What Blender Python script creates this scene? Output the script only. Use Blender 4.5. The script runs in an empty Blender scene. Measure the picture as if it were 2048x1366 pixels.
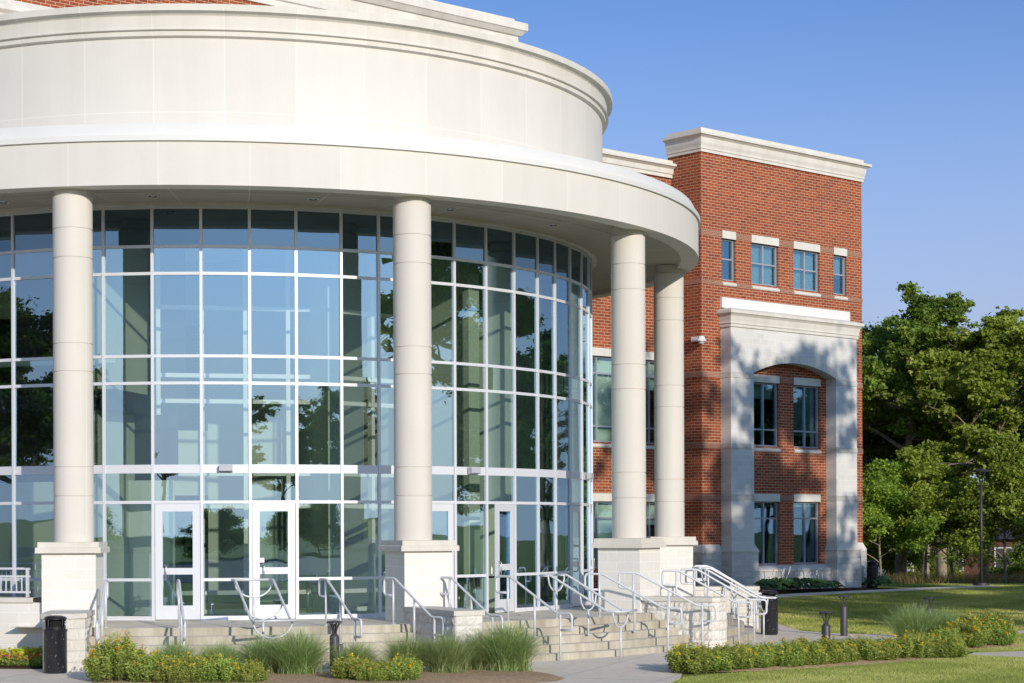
import bpy, math, random
import numpy as np
from mathutils import Vector, Matrix
R = math.radians
scene = bpy.context.scene
COL = scene.collection
random.seed(7)

# ------------------------------------------------------------------ camera, sky, sun, exposure
cam = bpy.data.cameras.new("camera"); cam_o = bpy.data.objects.new("camera", cam); COL.objects.link(cam_o)
cam.sensor_width = 36.0; cam.lens = 66.8; cam.shift_y = 0.182
cam.clip_start = 0.5; cam.clip_end = 3000
cam_o.matrix_world = Matrix.Translation((0, 0, 2.57)) @ Matrix.Rotation(R(90), 4, 'X') @ Matrix.Rotation(-0.004, 4, 'Z')
scene.camera = cam_o
SUN_B, SUN_E = 26.0, 17.5
world = bpy.data.worlds.new("World"); scene.world = world; world.use_nodes = True
wn = world.node_tree
sky = wn.nodes.new('ShaderNodeTexSky'); sky.sky_type = 'NISHITA'; sky.sun_disc = False
sky.sun_elevation = R(SUN_E); sky.sun_rotation = R(180 - SUN_B)
sky.air_density = 0.6; sky.dust_density = 0.0; sky.ozone_density = 4.0; sky.altitude = 1500
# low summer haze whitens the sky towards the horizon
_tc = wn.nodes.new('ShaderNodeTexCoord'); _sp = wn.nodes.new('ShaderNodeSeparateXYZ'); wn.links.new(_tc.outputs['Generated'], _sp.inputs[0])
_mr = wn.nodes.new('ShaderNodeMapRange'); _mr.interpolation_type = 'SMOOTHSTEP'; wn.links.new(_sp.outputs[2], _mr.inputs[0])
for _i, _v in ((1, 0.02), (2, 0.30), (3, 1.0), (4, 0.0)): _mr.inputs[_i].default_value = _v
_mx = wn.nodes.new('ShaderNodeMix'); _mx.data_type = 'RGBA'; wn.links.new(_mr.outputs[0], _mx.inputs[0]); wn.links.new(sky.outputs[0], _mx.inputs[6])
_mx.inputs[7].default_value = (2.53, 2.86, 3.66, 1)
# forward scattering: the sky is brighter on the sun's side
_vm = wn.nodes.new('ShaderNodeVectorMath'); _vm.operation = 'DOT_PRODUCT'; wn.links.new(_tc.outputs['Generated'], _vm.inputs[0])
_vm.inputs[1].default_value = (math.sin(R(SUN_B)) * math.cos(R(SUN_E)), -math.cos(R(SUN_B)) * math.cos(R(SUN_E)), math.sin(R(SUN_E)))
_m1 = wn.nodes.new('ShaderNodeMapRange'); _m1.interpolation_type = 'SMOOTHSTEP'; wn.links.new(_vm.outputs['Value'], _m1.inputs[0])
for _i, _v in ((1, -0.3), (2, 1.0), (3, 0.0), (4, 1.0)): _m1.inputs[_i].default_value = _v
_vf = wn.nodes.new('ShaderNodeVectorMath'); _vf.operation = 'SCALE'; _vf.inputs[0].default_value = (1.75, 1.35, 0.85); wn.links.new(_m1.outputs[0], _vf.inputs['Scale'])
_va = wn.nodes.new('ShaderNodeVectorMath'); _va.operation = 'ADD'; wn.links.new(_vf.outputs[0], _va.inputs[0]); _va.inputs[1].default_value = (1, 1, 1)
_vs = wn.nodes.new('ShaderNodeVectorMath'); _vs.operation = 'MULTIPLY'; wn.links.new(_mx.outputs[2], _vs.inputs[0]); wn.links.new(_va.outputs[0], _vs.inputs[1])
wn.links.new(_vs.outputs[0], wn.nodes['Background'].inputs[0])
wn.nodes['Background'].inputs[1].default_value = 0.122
sl = bpy.data.lights.new("sun", 'SUN'); sl.energy = 2.75; sl.angle = R(0.5); sl.color = (1.0, 0.92, 0.81)
so = bpy.data.objects.new("sun", sl); COL.objects.link(so)
sdir = Vector((math.sin(R(SUN_B)) * math.cos(R(SUN_E)), -math.cos(R(SUN_B)) * math.cos(R(SUN_E)), math.sin(R(SUN_E))))
so.rotation_euler = sdir.to_track_quat('Z', 'Y').to_euler(); so.location = (30, -60, 40)
scene.view_settings.view_transform = 'Standard'; scene.view_settings.look = 'None'
scene.view_settings.exposure = 0.5; scene.view_settings.gamma = 1.0
scene.cycles.max_bounces = 8; scene.cycles.transparent_max_bounces = 24

# ------------------------------------------------------------------ materials
def new_mat(name):
    m = bpy.data.materials.new(name); m.use_nodes = True
    nt = m.node_tree; b = nt.nodes['Principled BSDF']
    return m, nt, b
def node(nt, t, **kw):
    n = nt.nodes.new(t)
    for k, v in kw.items(): setattr(n, k, v)
    return n
def mixc(nt, fac, a, b, mode='MIX'):
    n = nt.nodes.new('ShaderNodeMix'); n.data_type = 'RGBA'; n.blend_type = mode
    for sock, v in ((n.inputs[0], fac), (n.inputs[6], a), (n.inputs[7], b)):
        if hasattr(v, 'links'): nt.links.new(v, sock)
        elif isinstance(v, (int, float)): sock.default_value = v
        else: sock.default_value = (*v, 1) if len(v) == 3 else v
    return n.outputs[2]
def mth(nt, op, a, b=None, c=None):
    n = nt.nodes.new('ShaderNodeMath'); n.operation = op
    for i, v in enumerate((a, b, c)):
        if v is None: continue
        if hasattr(v, 'links'): nt.links.new(v, n.inputs[i])
        else: n.inputs[i].default_value = v
    return n.outputs[0]
def noise(nt, scale, detail=4, vec=None, rough=0.55, stretch=None):
    if vec is None:
        vec = node(nt, 'ShaderNodeTexCoord').outputs['Object']
    if stretch:
        mp = node(nt, 'ShaderNodeMapping'); mp.inputs['Scale'].default_value = stretch
        nt.links.new(vec, mp.inputs[0]); vec = mp.outputs[0]
    n = node(nt, 'ShaderNodeTexNoise'); n.inputs['Scale'].default_value = scale
    n.inputs['Detail'].default_value = detail; n.inputs['Roughness'].default_value = rough
    nt.links.new(vec, n.inputs['Vector']); return n.outputs['Fac']
def ramp(nt, fac, stops):
    n = node(nt, 'ShaderNodeValToRGB'); cr = n.color_ramp
    while len(cr.elements) < len(stops): cr.elements.new(0.5)
    for e, (p, c) in zip(cr.elements, stops): e.position = p; e.color = (*c, 1) if len(c) == 3 else c
    nt.links.new(fac, n.inputs[0]); return n.outputs[0]
def bump(nt, b, h, strength=0.3, dist=0.01):
    n = node(nt, 'ShaderNodeBump'); n.inputs['Strength'].default_value = strength; n.inputs['Distance'].default_value = dist
    nt.links.new(h, n.inputs['Height']); nt.links.new(n.outputs[0], b.inputs['Normal'])
def uvs(nt):
    u = node(nt, 'ShaderNodeUVMap'); s = node(nt, 'ShaderNodeSeparateXYZ'); nt.links.new(u.outputs[0], s.inputs[0])
    return u.outputs[0], s.outputs[0], s.outputs[1]
def line_mask(nt, v, period, phase, width):
    """1 on a line repeating every period (in units of v)"""
    a = mth(nt, 'SUBTRACT', v, phase); a = mth(nt, 'DIVIDE', a, period); a = mth(nt, 'ADD', a, 0.5)
    a = mth(nt, 'FRACT', a); a = mth(nt, 'SUBTRACT', a, 0.5); a = mth(nt, 'ABSOLUTE', a)
    return mth(nt, 'LESS_THAN', a, width / period / 2)

def simple(name, col, rough=0.5, metal=0.0, var=0.0, vscale=3, spec=0.5):
    m, nt, b = new_mat(name); b.inputs['Roughness'].default_value = rough; b.inputs['Metallic'].default_value = metal
    b.inputs['Specular IOR Level'].default_value = spec
    if var:
        f = noise(nt, vscale)
        nt.links.new(ramp(nt, f, [(0.3, tuple(c * (1 - var) for c in col)), (0.7, tuple(min(1, c * (1 + var)) for c in col))]), b.inputs['Base Color'])
    else: b.inputs['Base Color'].default_value = (*col, 1)
    return m

def precast(name, col, vj=None, hj=None, streak=0.035):
    """pale cast stone; vj = (period, phase, width) in uv.x, hj = list of z lines in uv.y"""
    m, nt, b = new_mat(name); b.inputs['Roughness'].default_value = 0.85; b.inputs['Specular IOR Level'].default_value = 0.25
    f = noise(nt, 0.7, 6); g = noise(nt, 2.2, 5, stretch=(1, 1, 0.12)); h = noise(nt, 60, 3)
    c = ramp(nt, f, [(0.3, tuple(v * 0.97 for v in col)), (0.75, tuple(v * 1.02 for v in col))])
    c = mixc(nt, 1.0, c, ramp(nt, g, [(0.35, (1 - streak, 1 - streak, 1 - streak * 1.2)), (0.6, (1, 1, 1))]), 'MULTIPLY')
    c = mixc(nt, 1.0, c, ramp(nt, h, [(0.3, (0.97,) * 3), (0.7, (1.02,) * 3)]), 'MULTIPLY')
    uv, u, v = uvs(nt)
    hh = h
    mk = None
    if vj:
        mk = line_mask(nt, u, *vj)
        # each panel its own slightly different cast
        cell = mth(nt, 'FLOOR', mth(nt, 'DIVIDE', mth(nt, 'SUBTRACT', u, vj[1]), vj[0]))
        wn_ = node(nt, 'ShaderNodeTexWhiteNoise'); wn_.noise_dimensions = '1D'; nt.links.new(cell, wn_.inputs['W'])
        c = mixc(nt, 1.0, c, ramp(nt, wn_.outputs['Value'], [(0, (0.96, 0.955, 0.95)), (1, (1.02, 1.015, 1.01))]), 'MULTIPLY')
    for z in hj or []:
        k = mth(nt, 'LESS_THAN', mth(nt, 'ABSOLUTE', mth(nt, 'SUBTRACT', v, z)), 0.009)
        mk = k if mk is None else mth(nt, 'MAXIMUM', mk, k)
    if mk is not None: c = mixc(nt, mth(nt, 'MULTIPLY', mk, 0.5), c, (0.76, 0.73, 0.67))
    nt.links.new(c, b.inputs['Base Color']); bump(nt, b, hh, 0.15, 0.004)
    return m

def masonry(name, c1, c2, mortar, bw, rh, ms, rough=0.9, rock=0.0, off=0.5, dirt=0.1, grain=1.0):
    m, nt, b = new_mat(name); b.inputs['Roughness'].default_value = rough; b.inputs['Specular IOR Level'].default_value = 0.2
    uv, u, v = uvs(nt)
    br = node(nt, 'ShaderNodeTexBrick'); nt.links.new(uv, br.inputs['Vector'])
    br.inputs['Scale'].default_value = 1; br.inputs['Brick Width'].default_value = bw; br.inputs['Row Height'].default_value = rh
    br.inputs['Mortar Size'].default_value = ms; br.inputs['Mortar Smooth'].default_value = 0.15; br.offset = off
    br.inputs['Color1'].default_value = (*c1, 1); br.inputs['Color2'].default_value = (*c2, 1); br.inputs['Mortar'].default_value = (*mortar, 1)
    br.inputs['Bias'].default_value = -0.15
    f = noise(nt, 0.6, 5); g = noise(nt, 28, 4); k = noise(nt, 2.5, 4)
    c = mixc(nt, 1.0, br.outputs['Color'], ramp(nt, f, [(0.3, (1 - dirt,) * 3), (0.7, (1 + dirt * 0.5,) * 3)]), 'MULTIPLY')
    c = mixc(nt, 1.0, c, ramp(nt, g, [(0.3, (1 - 0.1 * grain,) * 3), (0.7, (1 + 0.06 * grain,) * 3)]), 'MULTIPLY')
    nt.links.new(c, b.inputs['Base Color'])
    inv = mth(nt, 'SUBTRACT', 1.0, br.outputs['Fac'])
    if rock:
        n2 = noise(nt, 9, 6, rough=0.65)
        h = mth(nt, 'ADD', inv, mth(nt, 'MULTIPLY', n2, rock)); bump(nt, b, h, 1.0, 0.035)
    else: bump(nt, b, mth(nt, 'ADD', inv, mth(nt, 'MULTIPLY', g, 0.3 * grain)), 0.5, 0.006)
    return m

CREAM = (0.665, 0.635, 0.58)
M = {}
M['drum'] = precast('drum_precast', CREAM, (9.1, -2.8, 0.17), [10.84])
M['fascia'] = precast('fascia_precast', (0.68, 0.65, 0.595), (8.75, 0.4, 0.14))
M['cornice'] = precast('cornice_precast', (0.67, 0.64, 0.575), (9.1, -2.8, 0.1), streak=0.08)
M['trim'] = precast('trim_precast', (0.68, 0.65, 0.585), (2.4, 0.9, 0.012), streak=0.1)
M['column'] = precast('column_precast', (0.66, 0.62, 0.56), (180, 62, 2.2), streak=0.05)
M['cap'] = precast('cap_stone', (0.65, 0.615, 0.55), (1.2, 0.35, 0.012), streak=0.10)
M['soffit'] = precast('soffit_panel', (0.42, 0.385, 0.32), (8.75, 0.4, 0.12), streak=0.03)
M['block'] = masonry('smooth_block', (0.71, 0.685, 0.63), (0.68, 0.65, 0.59), (0.80, 0.78, 0.74), 0.406, 0.2032, 0.008, dirt=0.02, grain=0.15)
M['split'] = masonry('split_face_block', (0.70, 0.665, 0.60), (0.64, 0.60, 0.53), (0.70, 0.67, 0.62), 0.40, 0.20, 0.008, rock=0.8, dirt=0.08)
M['ashlar'] = masonry('ashlar_stone', (0.66, 0.64, 0.60), (0.60, 0.58, 0.54), (0.74, 0.73, 0.70), 0.406, 0.2032, 0.006, dirt=0.05, grain=0.4)
M['rustic'] = masonry('rustic_stone', (0.60, 0.58, 0.54), (0.48, 0.46, 0.42), (0.68, 0.66, 0.62), 0.61, 0.2032, 0.009, rock=1.1, dirt=0.12)
M['brick'] = masonry('red_brick', (0.33, 0.080, 0.030), (0.19, 0.045, 0.024), (0.60, 0.42, 0.28), 0.3048, 0.1016, 0.0074, dirt=0.1)
M['band'] = masonry('brick_band', (0.35, 0.085, 0.038), (0.20, 0.05, 0.03), (0.58, 0.43, 0.32), 0.1016, 0.05, 0.008, rock=0.5, dirt=0.1)
M['metal_roof'] = simple('white_metal', (0.68, 0.67, 0.64), 0.6, 0.0, 0.02, 1.5)
M['alu'] = simple('white_aluminium', (0.66, 0.67, 0.70), 0.4, 0.15)
M['alu_grey'] = simple('grey_aluminium', (0.36, 0.38, 0.42), 0.4, 0.3)
M['steel'] = simple('brushed_steel', (0.5, 0.48, 0.45), 0.3, 0.9)
M['rail'] = simple('painted_rail', (0.60, 0.61, 0.63), 0.4, 0.1, 0.04, 8)
M['black'] = simple('black_paint', (0.012, 0.012, 0.014), 0.28, 0.0, 0.3, 30)
M['hole'] = simple('dark_opening', (0.004, 0.004, 0.004), 0.9)
M['bronze'] = simple('bronze_paint', (0.06, 0.055, 0.06), 0.5, 0.3, 0.1, 20)
M['green_wall'] = simple('pale_green_wall', (0.50, 0.60, 0.46), 0.85, 0, 0.03)
M['white_wall'] = simple('white_inner_wall', (0.78, 0.82, 0.74), 0.8, 0, 0.03)
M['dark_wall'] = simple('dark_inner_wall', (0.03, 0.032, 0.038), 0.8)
M['blind'] = simple('roller_blind', (0.64, 0.72, 0.62), 0.8, 0, 0.02)
M['floor'] = simple('inner_floor', (0.22, 0.21, 0.19), 0.5, 0, 0.05)
M['plastic'] = simple('white_plastic', (0.72, 0.72, 0.73), 0.4)
M['fixture'] = simple('grey_plastic', (0.42, 0.41, 0.45), 0.4)
M['shade_brick'] = masonry('shade_coloured_brick', (0.10, 0.032, 0.024), (0.07, 0.024, 0.02), (0.12, 0.09, 0.07), 0.23, 0.075, 0.008)  # far house brick, darkened to put the wood's shade into its colour
M['lens'] = simple('lamp_lens', (0.75, 0.75, 0.72), 0.2)
M['bark'] = simple('tree_bark', (0.25, 0.20, 0.15), 0.95, 0, 0.45, 5)
M['stem'] = simple('plant_stem', (0.10, 0.11, 0.04), 0.8)

def glass_mat(name, tint, base_refl, rough=0.0):
    m, nt, b = new_mat(name); nt.nodes.remove(b)
    out = nt.nodes['Material Output']
    tr = node(nt, 'ShaderNodeBsdfTransparent'); tr.inputs[0].default_value = (*tint, 1)
    gl = node(nt, 'ShaderNodeBsdfGlossy'); gl.inputs['Roughness'].default_value = rough; gl.inputs['Color'].default_value = (0.54, 0.80, 1.0, 1)
    fr = node(nt, 'ShaderNodeLayerWeight'); fr.inputs['Blend'].default_value = 0.25
    f = mth(nt, 'ADD', mth(nt, 'MULTIPLY', fr.outputs['Fresnel'], 0.75), base_refl); f = mth(nt, 'MINIMUM', f, 0.95)
    # float-glass waviness
    n = noise(nt, 0.9, 2); bp = node(nt, 'ShaderNodeBump'); bp.inputs['Strength'].default_value = 0.025; bp.inputs['Distance'].default_value = 0.05
    nt.links.new(n, bp.inputs['Height']); nt.links.new(bp.outputs[0], gl.inputs['Normal'])
    mx = node(nt, 'ShaderNodeMixShader'); nt.links.new(f, mx.inputs[0]); nt.links.new(tr.outputs[0], mx.inputs[1]); nt.links.new(gl.outputs[0], mx.inputs[2])
    nt.links.new(mx.outputs[0], out.inputs[0]); return m
M['glass'] = glass_mat('tinted_glass', (0.87, 0.92, 0.90), 0.37)
M['spandrel'] = glass_mat('dark_spandrel_glass', (0.06, 0.065, 0.08), 0.20)
def clear_mat():
    m, nt, b = new_mat('clear_glass_side'); nt.nodes.remove(b); tr = node(nt, 'ShaderNodeBsdfTransparent'); tr.inputs[0].default_value = (0.98, 0.99, 0.98, 1)
    nt.links.new(tr.outputs[0], nt.nodes['Material Output'].inputs[0]); return m
M['clear'] = clear_mat()
M['wglass'] = glass_mat('window_glass', (0.84, 0.89, 0.86), 0.06)

def concrete(name, col, joint=None, stain=0.12):
    m, nt, b = new_mat(name); b.inputs['Roughness'].default_value = 0.9; b.inputs['Specular IOR Level'].default_value = 0.2
    f = noise(nt, 0.8, 8, rough=0.65); g = noise(nt, 40, 3); k = noise(nt, 5, 5)
    c = ramp(nt, f, [(0.3, tuple(v * (1 - stain) for v in col)), (0.7, tuple(v * 1.04 for v in col))])
    c = mixc(nt, 1.0, c, ramp(nt, g, [(0.3, (0.93,) * 3), (0.7, (1.04,) * 3)]), 'MULTIPLY')
    c = mixc(nt, 1.0, c, ramp(nt, k, [(0.3, (0.9, 0.89, 0.87)), (0.55, (1, 1, 1))]), 'MULTIPLY')
    if joint:
        tc = node(nt, 'ShaderNodeTexCoord'); mp = node(nt, 'ShaderNodeMapping'); mp.inputs['Rotation'].default_value = (0, 0, R(joint[1]))
        nt.links.new(tc.outputs['Object'], mp.inputs[0]); s = node(nt, 'ShaderNodeSeparateXYZ'); nt.links.new(mp.outputs[0], s.inputs[0])
        mk = mth(nt, 'MAXIMUM', line_mask(nt, s.outputs[0], joint[0], 0.4, 0.02), line_mask(nt, s.outputs[1], joint[0], 0.2, 0.02))
        c = mixc(nt, mth(nt, 'MULTIPLY', mk, 0.6), c, (0.16, 0.15, 0.13))
    nt.links.new(c, b.inputs['Base Color']); bump(nt, b, g, 0.2, 0.004); return m
M['plaza'] = concrete('plaza_concrete', (0.80, 0.70, 0.58), (1.8, 20), stain=0.07)
M['steps'] = concrete('step_concrete', (0.70, 0.62, 0.51), stain=0.12)
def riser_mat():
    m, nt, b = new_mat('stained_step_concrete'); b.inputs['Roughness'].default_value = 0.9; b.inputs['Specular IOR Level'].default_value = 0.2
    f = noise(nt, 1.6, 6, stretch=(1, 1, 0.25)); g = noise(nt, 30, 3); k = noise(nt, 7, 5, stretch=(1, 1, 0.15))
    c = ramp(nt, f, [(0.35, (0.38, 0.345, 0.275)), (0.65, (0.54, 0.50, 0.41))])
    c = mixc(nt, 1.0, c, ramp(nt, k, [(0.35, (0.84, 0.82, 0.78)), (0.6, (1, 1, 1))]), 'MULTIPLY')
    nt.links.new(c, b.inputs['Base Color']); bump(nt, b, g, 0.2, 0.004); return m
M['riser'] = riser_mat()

def ground_mat(name, stops, scale=6, bs=0.6):
    m, nt, b = new_mat(name); b.inputs['Roughness'].default_value = 1.0; b.inputs['Specular IOR Level'].default_value = 0.1
    f = noise(nt, scale, 8, rough=0.7); g = noise(nt, 0.25, 4); h = noise(nt, 70, 3, rough=0.7)
    c = ramp(nt, f, stops); c = mixc(nt, 1.0, c, ramp(nt, g, [(0.35, (0.82, 0.86, 0.8)), (0.65, (1.12, 1.08, 1.0))]), 'MULTIPLY')
    c = mixc(nt, 1.0, c, ramp(nt, h, [(0.3, (0.75,) * 3), (0.7, (1.2,) * 3)]), 'MULTIPLY')
    nt.links.new(c, b.inputs['Base Color']); bump(nt, b, h, bs, 0.03); return m
M['turf'] = ground_mat('turf', [(0.3, (0.16, 0.19, 0.045)), (0.55, (0.26, 0.28, 0.075)), (0.8, (0.36, 0.34, 0.13))])
M['mulch'] = ground_mat('bark_mulch', [(0.3, (0.36, 0.22, 0.13)), (0.5, (0.62, 0.43, 0.28)), (0.72, (0.82, 0.62, 0.44))], 14, 1.0)
M['asphalt'] = concrete('asphalt', (0.06, 0.06, 0.062))
M['dirt'] = ground_mat('dark_mulch', [(0.3, (0.035, 0.02, 0.015)), (0.6, (0.08, 0.05, 0.035)), (0.8, (0.12, 0.08, 0.05))], 14, 1.0)

def leaf_mat(name, stops, trans=0.35, rough=0.55, objvar=0.12):
    """stops over a per-leaf random value; translucent so back-lit leaves glow"""
    m, nt, b = new_mat(name); out = nt.nodes['Material Output']
    at = node(nt, 'ShaderNodeAttribute'); at.attribute_name = 'v'
    oi = node(nt, 'ShaderNodeObjectInfo')
    c = ramp(nt, at.outputs['Fac'], stops)
    hs = node(nt, 'ShaderNodeHueSaturation'); nt.links.new(c, hs.inputs['Color'])
    nt.links.new(mth(nt, 'ADD', mth(nt, 'MULTIPLY', oi.outputs['Random'], objvar * 2), 1 - objvar), hs.inputs['Value'])
    nt.links.new(mth(nt, 'ADD', mth(nt, 'MULTIPLY', oi.outputs['Random'], 0.03), 0.485), hs.inputs['Hue'])
    c = hs.outputs[0]; nt.links.new(c, b.inputs['Base Color']); b.inputs['Roughness'].default_value = rough; b.inputs['Specular IOR Level'].default_value = 0.35
    tl = node(nt, 'ShaderNodeBsdfTranslucent'); nt.links.new(mixc(nt, 1.0, c, (1.3, 1.35, 0.6), 'MULTIPLY'), tl.inputs[0])
    mx = node(nt, 'ShaderNodeMixShader'); mx.inputs[0].default_value = trans
    nt.links.new(b.outputs[0], mx.inputs[1]); nt.links.new(tl.outputs[0], mx.inputs[2]); nt.links.new(mx.outputs[0], out.inputs[0]); return m
M['leaf'] = leaf_mat('tree_leaves', [(0, (0.07, 0.11, 0.02)), (0.5, (0.18, 0.25, 0.04)), (1, (0.33, 0.41, 0.075))])
M['leaf2'] = leaf_mat('tree_leaves_light', [(0, (0.11, 0.17, 0.025)), (0.5, (0.26, 0.36, 0.05)), (1, (0.42, 0.52, 0.09))])
M['leaf3'] = leaf_mat('tree_leaves_dark', [(0, (0.04, 0.07, 0.016)), (0.5, (0.09, 0.14, 0.028)), (1, (0.17, 0.23, 0.045))])
M['blade'] = leaf_mat('ornamental_grass', [(0, (0.17, 0.25, 0.09)), (0.5, (0.36, 0.45, 0.20)), (0.85, (0.52, 0.58, 0.32)), (1, (0.68, 0.62, 0.38))], 0.42)
M['lawn'] = leaf_mat('lawn_blades', [(0, (0.24, 0.28, 0.06)), (0.5, (0.42, 0.45, 0.11)), (0.85, (0.58, 0.56, 0.19)), (1, (0.68, 0.58, 0.28))], 0.3)
M['bush'] = leaf_mat('bush_leaves', [(0, (0.10, 0.15, 0.03)), (0.5, (0.28, 0.36, 0.07)), (1, (0.50, 0.56, 0.15))], 0.3)
M['coleus'] = leaf_mat('yellow_leaves', [(0, (0.30, 0.36, 0.02)), (1, (0.60, 0.62, 0.05))], 0.3)
M['hosta'] = leaf_mat('hosta_leaves', [(0, (0.03, 0.075, 0.025)), (1, (0.075, 0.15, 0.045))], 0.2)
M['petal'] = leaf_mat('yellow_petals', [(0, (0.85, 0.48, 0.01)), (1, (0.95, 0.70, 0.04))], 0.25)
M['petal_pink'] = leaf_mat('pink_petals', [(0, (0.55, 0.04, 0.12)), (0.35, (0.62, 0.10, 0.06)), (0.6, (0.78, 0.42, 0.04)), (1, (0.80, 0.62, 0.10))], 0.25)
M['tallgrass'] = leaf_mat('dry_tall_grass', [(0, (0.12, 0.11, 0.04)), (0.5, (0.24, 0.19, 0.08)), (1, (0.38, 0.28, 0.12))], 0.3)

# ------------------------------------------------------------------ mesh helpers
class MB:
    def __init__(s): s.v = []; s.f = []; s.uv = []; s.sm = []
    def face(s, pts, uv=None, smooth=False):
        i = len(s.v); s.v += [tuple(p) for p in pts]; s.f.append(tuple(range(i, i + len(pts))))
        if uv is None:
            a, b_, c = (Vector(pts[0]), Vector(pts[1]), Vector(pts[2]))
            n = (b_ - a).cross(c - a)
            if n.length < 1e-12: n = Vector((0, 0, 1))
            n.normalize()
            if abs(n.z) > 0.8: uv = [(p[0], p[1]) for p in pts]
            else:
                t = Vector((-n.y, n.x, 0)).normalized(); uv = [(p[0] * t.x + p[1] * t.y, p[2]) for p in pts]
        s.uv.append(uv); s.sm.append(smooth)
    def box(s, o, ax, ay, az):
        """o = corner, three edge vectors"""
        o, ax, ay, az = map(Vector, (o, ax, ay, az))
        if ax.cross(ay).dot(az) < 0: ax, ay = ay, ax
        p = [o, o + ax, o + ax + ay, o + ay]; q = [k + az for k in p]
        s.face([p[3], p[2], p[1], p[0]]); s.face(q)
        for i in range(4): j = (i + 1) % 4; s.face([p[i], p[j], q[j], q[i]])
        return s
    def cbox(s, c, sx, sy, sz, ang=0.0):
        """box centred in x,y on c with base at c.z"""
        ca, sa = math.cos(ang), math.sin(ang); ax = Vector((ca, sa, 0)) * sx; ay = Vector((-sa, ca, 0)) * sy
        return s.box(Vector(c) - ax / 2 - ay / 2, ax, ay, (0, 0, sz))
    def extrude(s, poly, z0, z1, top=True, bottom=True):
        """vertical prism of a ccw polygon"""
        n = len(poly)
        for i in range(n):
            a, b_ = poly[i], poly[(i + 1) % n]
            s.face([(a[0], a[1], z0), (b_[0], b_[1], z0), (b_[0], b_[1], z1), (a[0], a[1], z1)])
        if top: s.face([(p[0], p[1], z1) for p in poly])
        if bottom: s.face([(p[0], p[1], z0) for p in reversed(poly)])
        return s
    def tube(s, pts, r, n=8, cap=True, radii=None, smooth=True):
        pts = [Vector(p) for p in pts]; rings = []; up = None
        for i, p in enumerate(pts):
            t = (pts[min(i + 1, len(pts) - 1)] - pts[max(i - 1, 0)]).normalized()
            if up is None: up = Vector((0, 0, 1)) if abs(t.z) < 0.9 else Vector((1, 0, 0))
            a = t.cross(up)
            if a.length < 1e-4: a = t.orthogonal()
            a.normalize(); b_ = a.cross(t).normalized(); up = b_
            rr = radii[i] if radii else r
            rings.append([p + a * (rr * math.cos(2 * math.pi * k / n)) + b_ * (rr * math.sin(2 * math.pi * k / n)) for k in range(n)])
        base = len(s.v)
        for rg in rings: s.v += [tuple(q) for q in rg]
        for i in range(len(rings) - 1):
            for k in range(n):
                j = (k + 1) % n
                s.f.append((base + i * n + k, base + (i + 1) * n + k, base + (i + 1) * n + j, base + i * n + j))
                s.uv.append([(0, 0)] * 4); s.sm.append(smooth)
        if cap:
            s.f.append(tuple(base + k for k in range(n))); s.uv.append([(0, 0)] * n); s.sm.append(False)
            s.f.append(tuple(base + (len(rings) - 1) * n + k for k in reversed(range(n)))); s.uv.append([(0, 0)] * n); s.sm.append(False)
        return s
    def lathe(s, c, prof, n=40, a0=0.0, a1=360.0, uscale=None, closed_prof=False, smooth=True, anchor=0.0):
        """revolve (r, z) points about c; angle measured from -Y towards +X; uv = (degrees + anchor, running z)"""
        full = abs(a1 - a0) >= 359.9; cols = n if full else n + 1; P = list(prof)
        if closed_prof: P = P + [P[0]]
        runs = [[P[0]]]
        for k in range(1, len(P)):
            runs[-1].append(P[k])
            if k < len(P) - 1:
                d1 = Vector((P[k][0] - P[k - 1][0], P[k][1] - P[k - 1][1])); d2 = Vector((P[k + 1][0] - P[k][0], P[k + 1][1] - P[k][1]))
                if d1.length < 1e-9 or d2.length < 1e-9 or d1.normalized().dot(d2.normalized()) < 0.82: runs.append([P[k]])
        for run in runs:
            m = len(run); base = len(s.v)
            for i in range(cols):
                a = R(a0 + (a1 - a0) * i / n)
                for (r, z) in run: s.v.append((c[0] + r * math.sin(a), c[1] - r * math.cos(a), c[2] + z))
            for i in range(n):
                u0 = a0 + (a1 - a0) * i / n + anchor; u1 = a0 + (a1 - a0) * (i + 1) / n + anchor
                if uscale: u0 *= uscale; u1 *= uscale
                i2 = (i + 1) % cols if full else i + 1
                for k in range(m - 1):
                    s.f.append((base + i * m + k, base + i2 * m + k, base + i2 * m + k + 1, base + i * m + k + 1))
                    z0, z1 = run[k][1], run[k + 1][1]
                    s.uv.append([(u0, z0), (u1, z0), (u1, z1), (u0, z1)]); s.sm.append(smooth)
        return s
    def sweep(s, path, prof, closed=False):
        """path: list of (x, y); outside is on the right of travel; prof: (out, z) from bottom to top"""
        n = len(path); P = [Vector((p[0], p[1])) for p in path]; nrm = []
        for i in range(n):
            def en(a, b_):
                d = (P[b_ % n] - P[a % n]).normalized(); return Vector((d.y, -d.x))
            if closed: e0, e1 = en(i - 1, i), en(i, i + 1)
            elif i == 0: e0 = e1 = en(0, 1)
            elif i == n - 1: e0 = e1 = en(n - 2, n - 1)
            else: e0, e1 = en(i - 1, i), en(i, i + 1)
            m = (e0 + e1).normalized(); nrm.append(m / max(0.2, m.dot(e0)))
        rows = [[(P[i].x + nrm[i].x * o, P[i].y + nrm[i].y * o, z) for (o, z) in prof] for i in range(n)]
        for i in range(n if closed else n - 1):
            j = (i + 1) % n
            for k in range(len(prof) - 1): s.face([rows[i][k], rows[j][k], rows[j][k + 1], rows[i][k + 1]])
        if not closed:
            s.face(list(reversed(rows[0]))); s.face(rows[-1])
        return s
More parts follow.
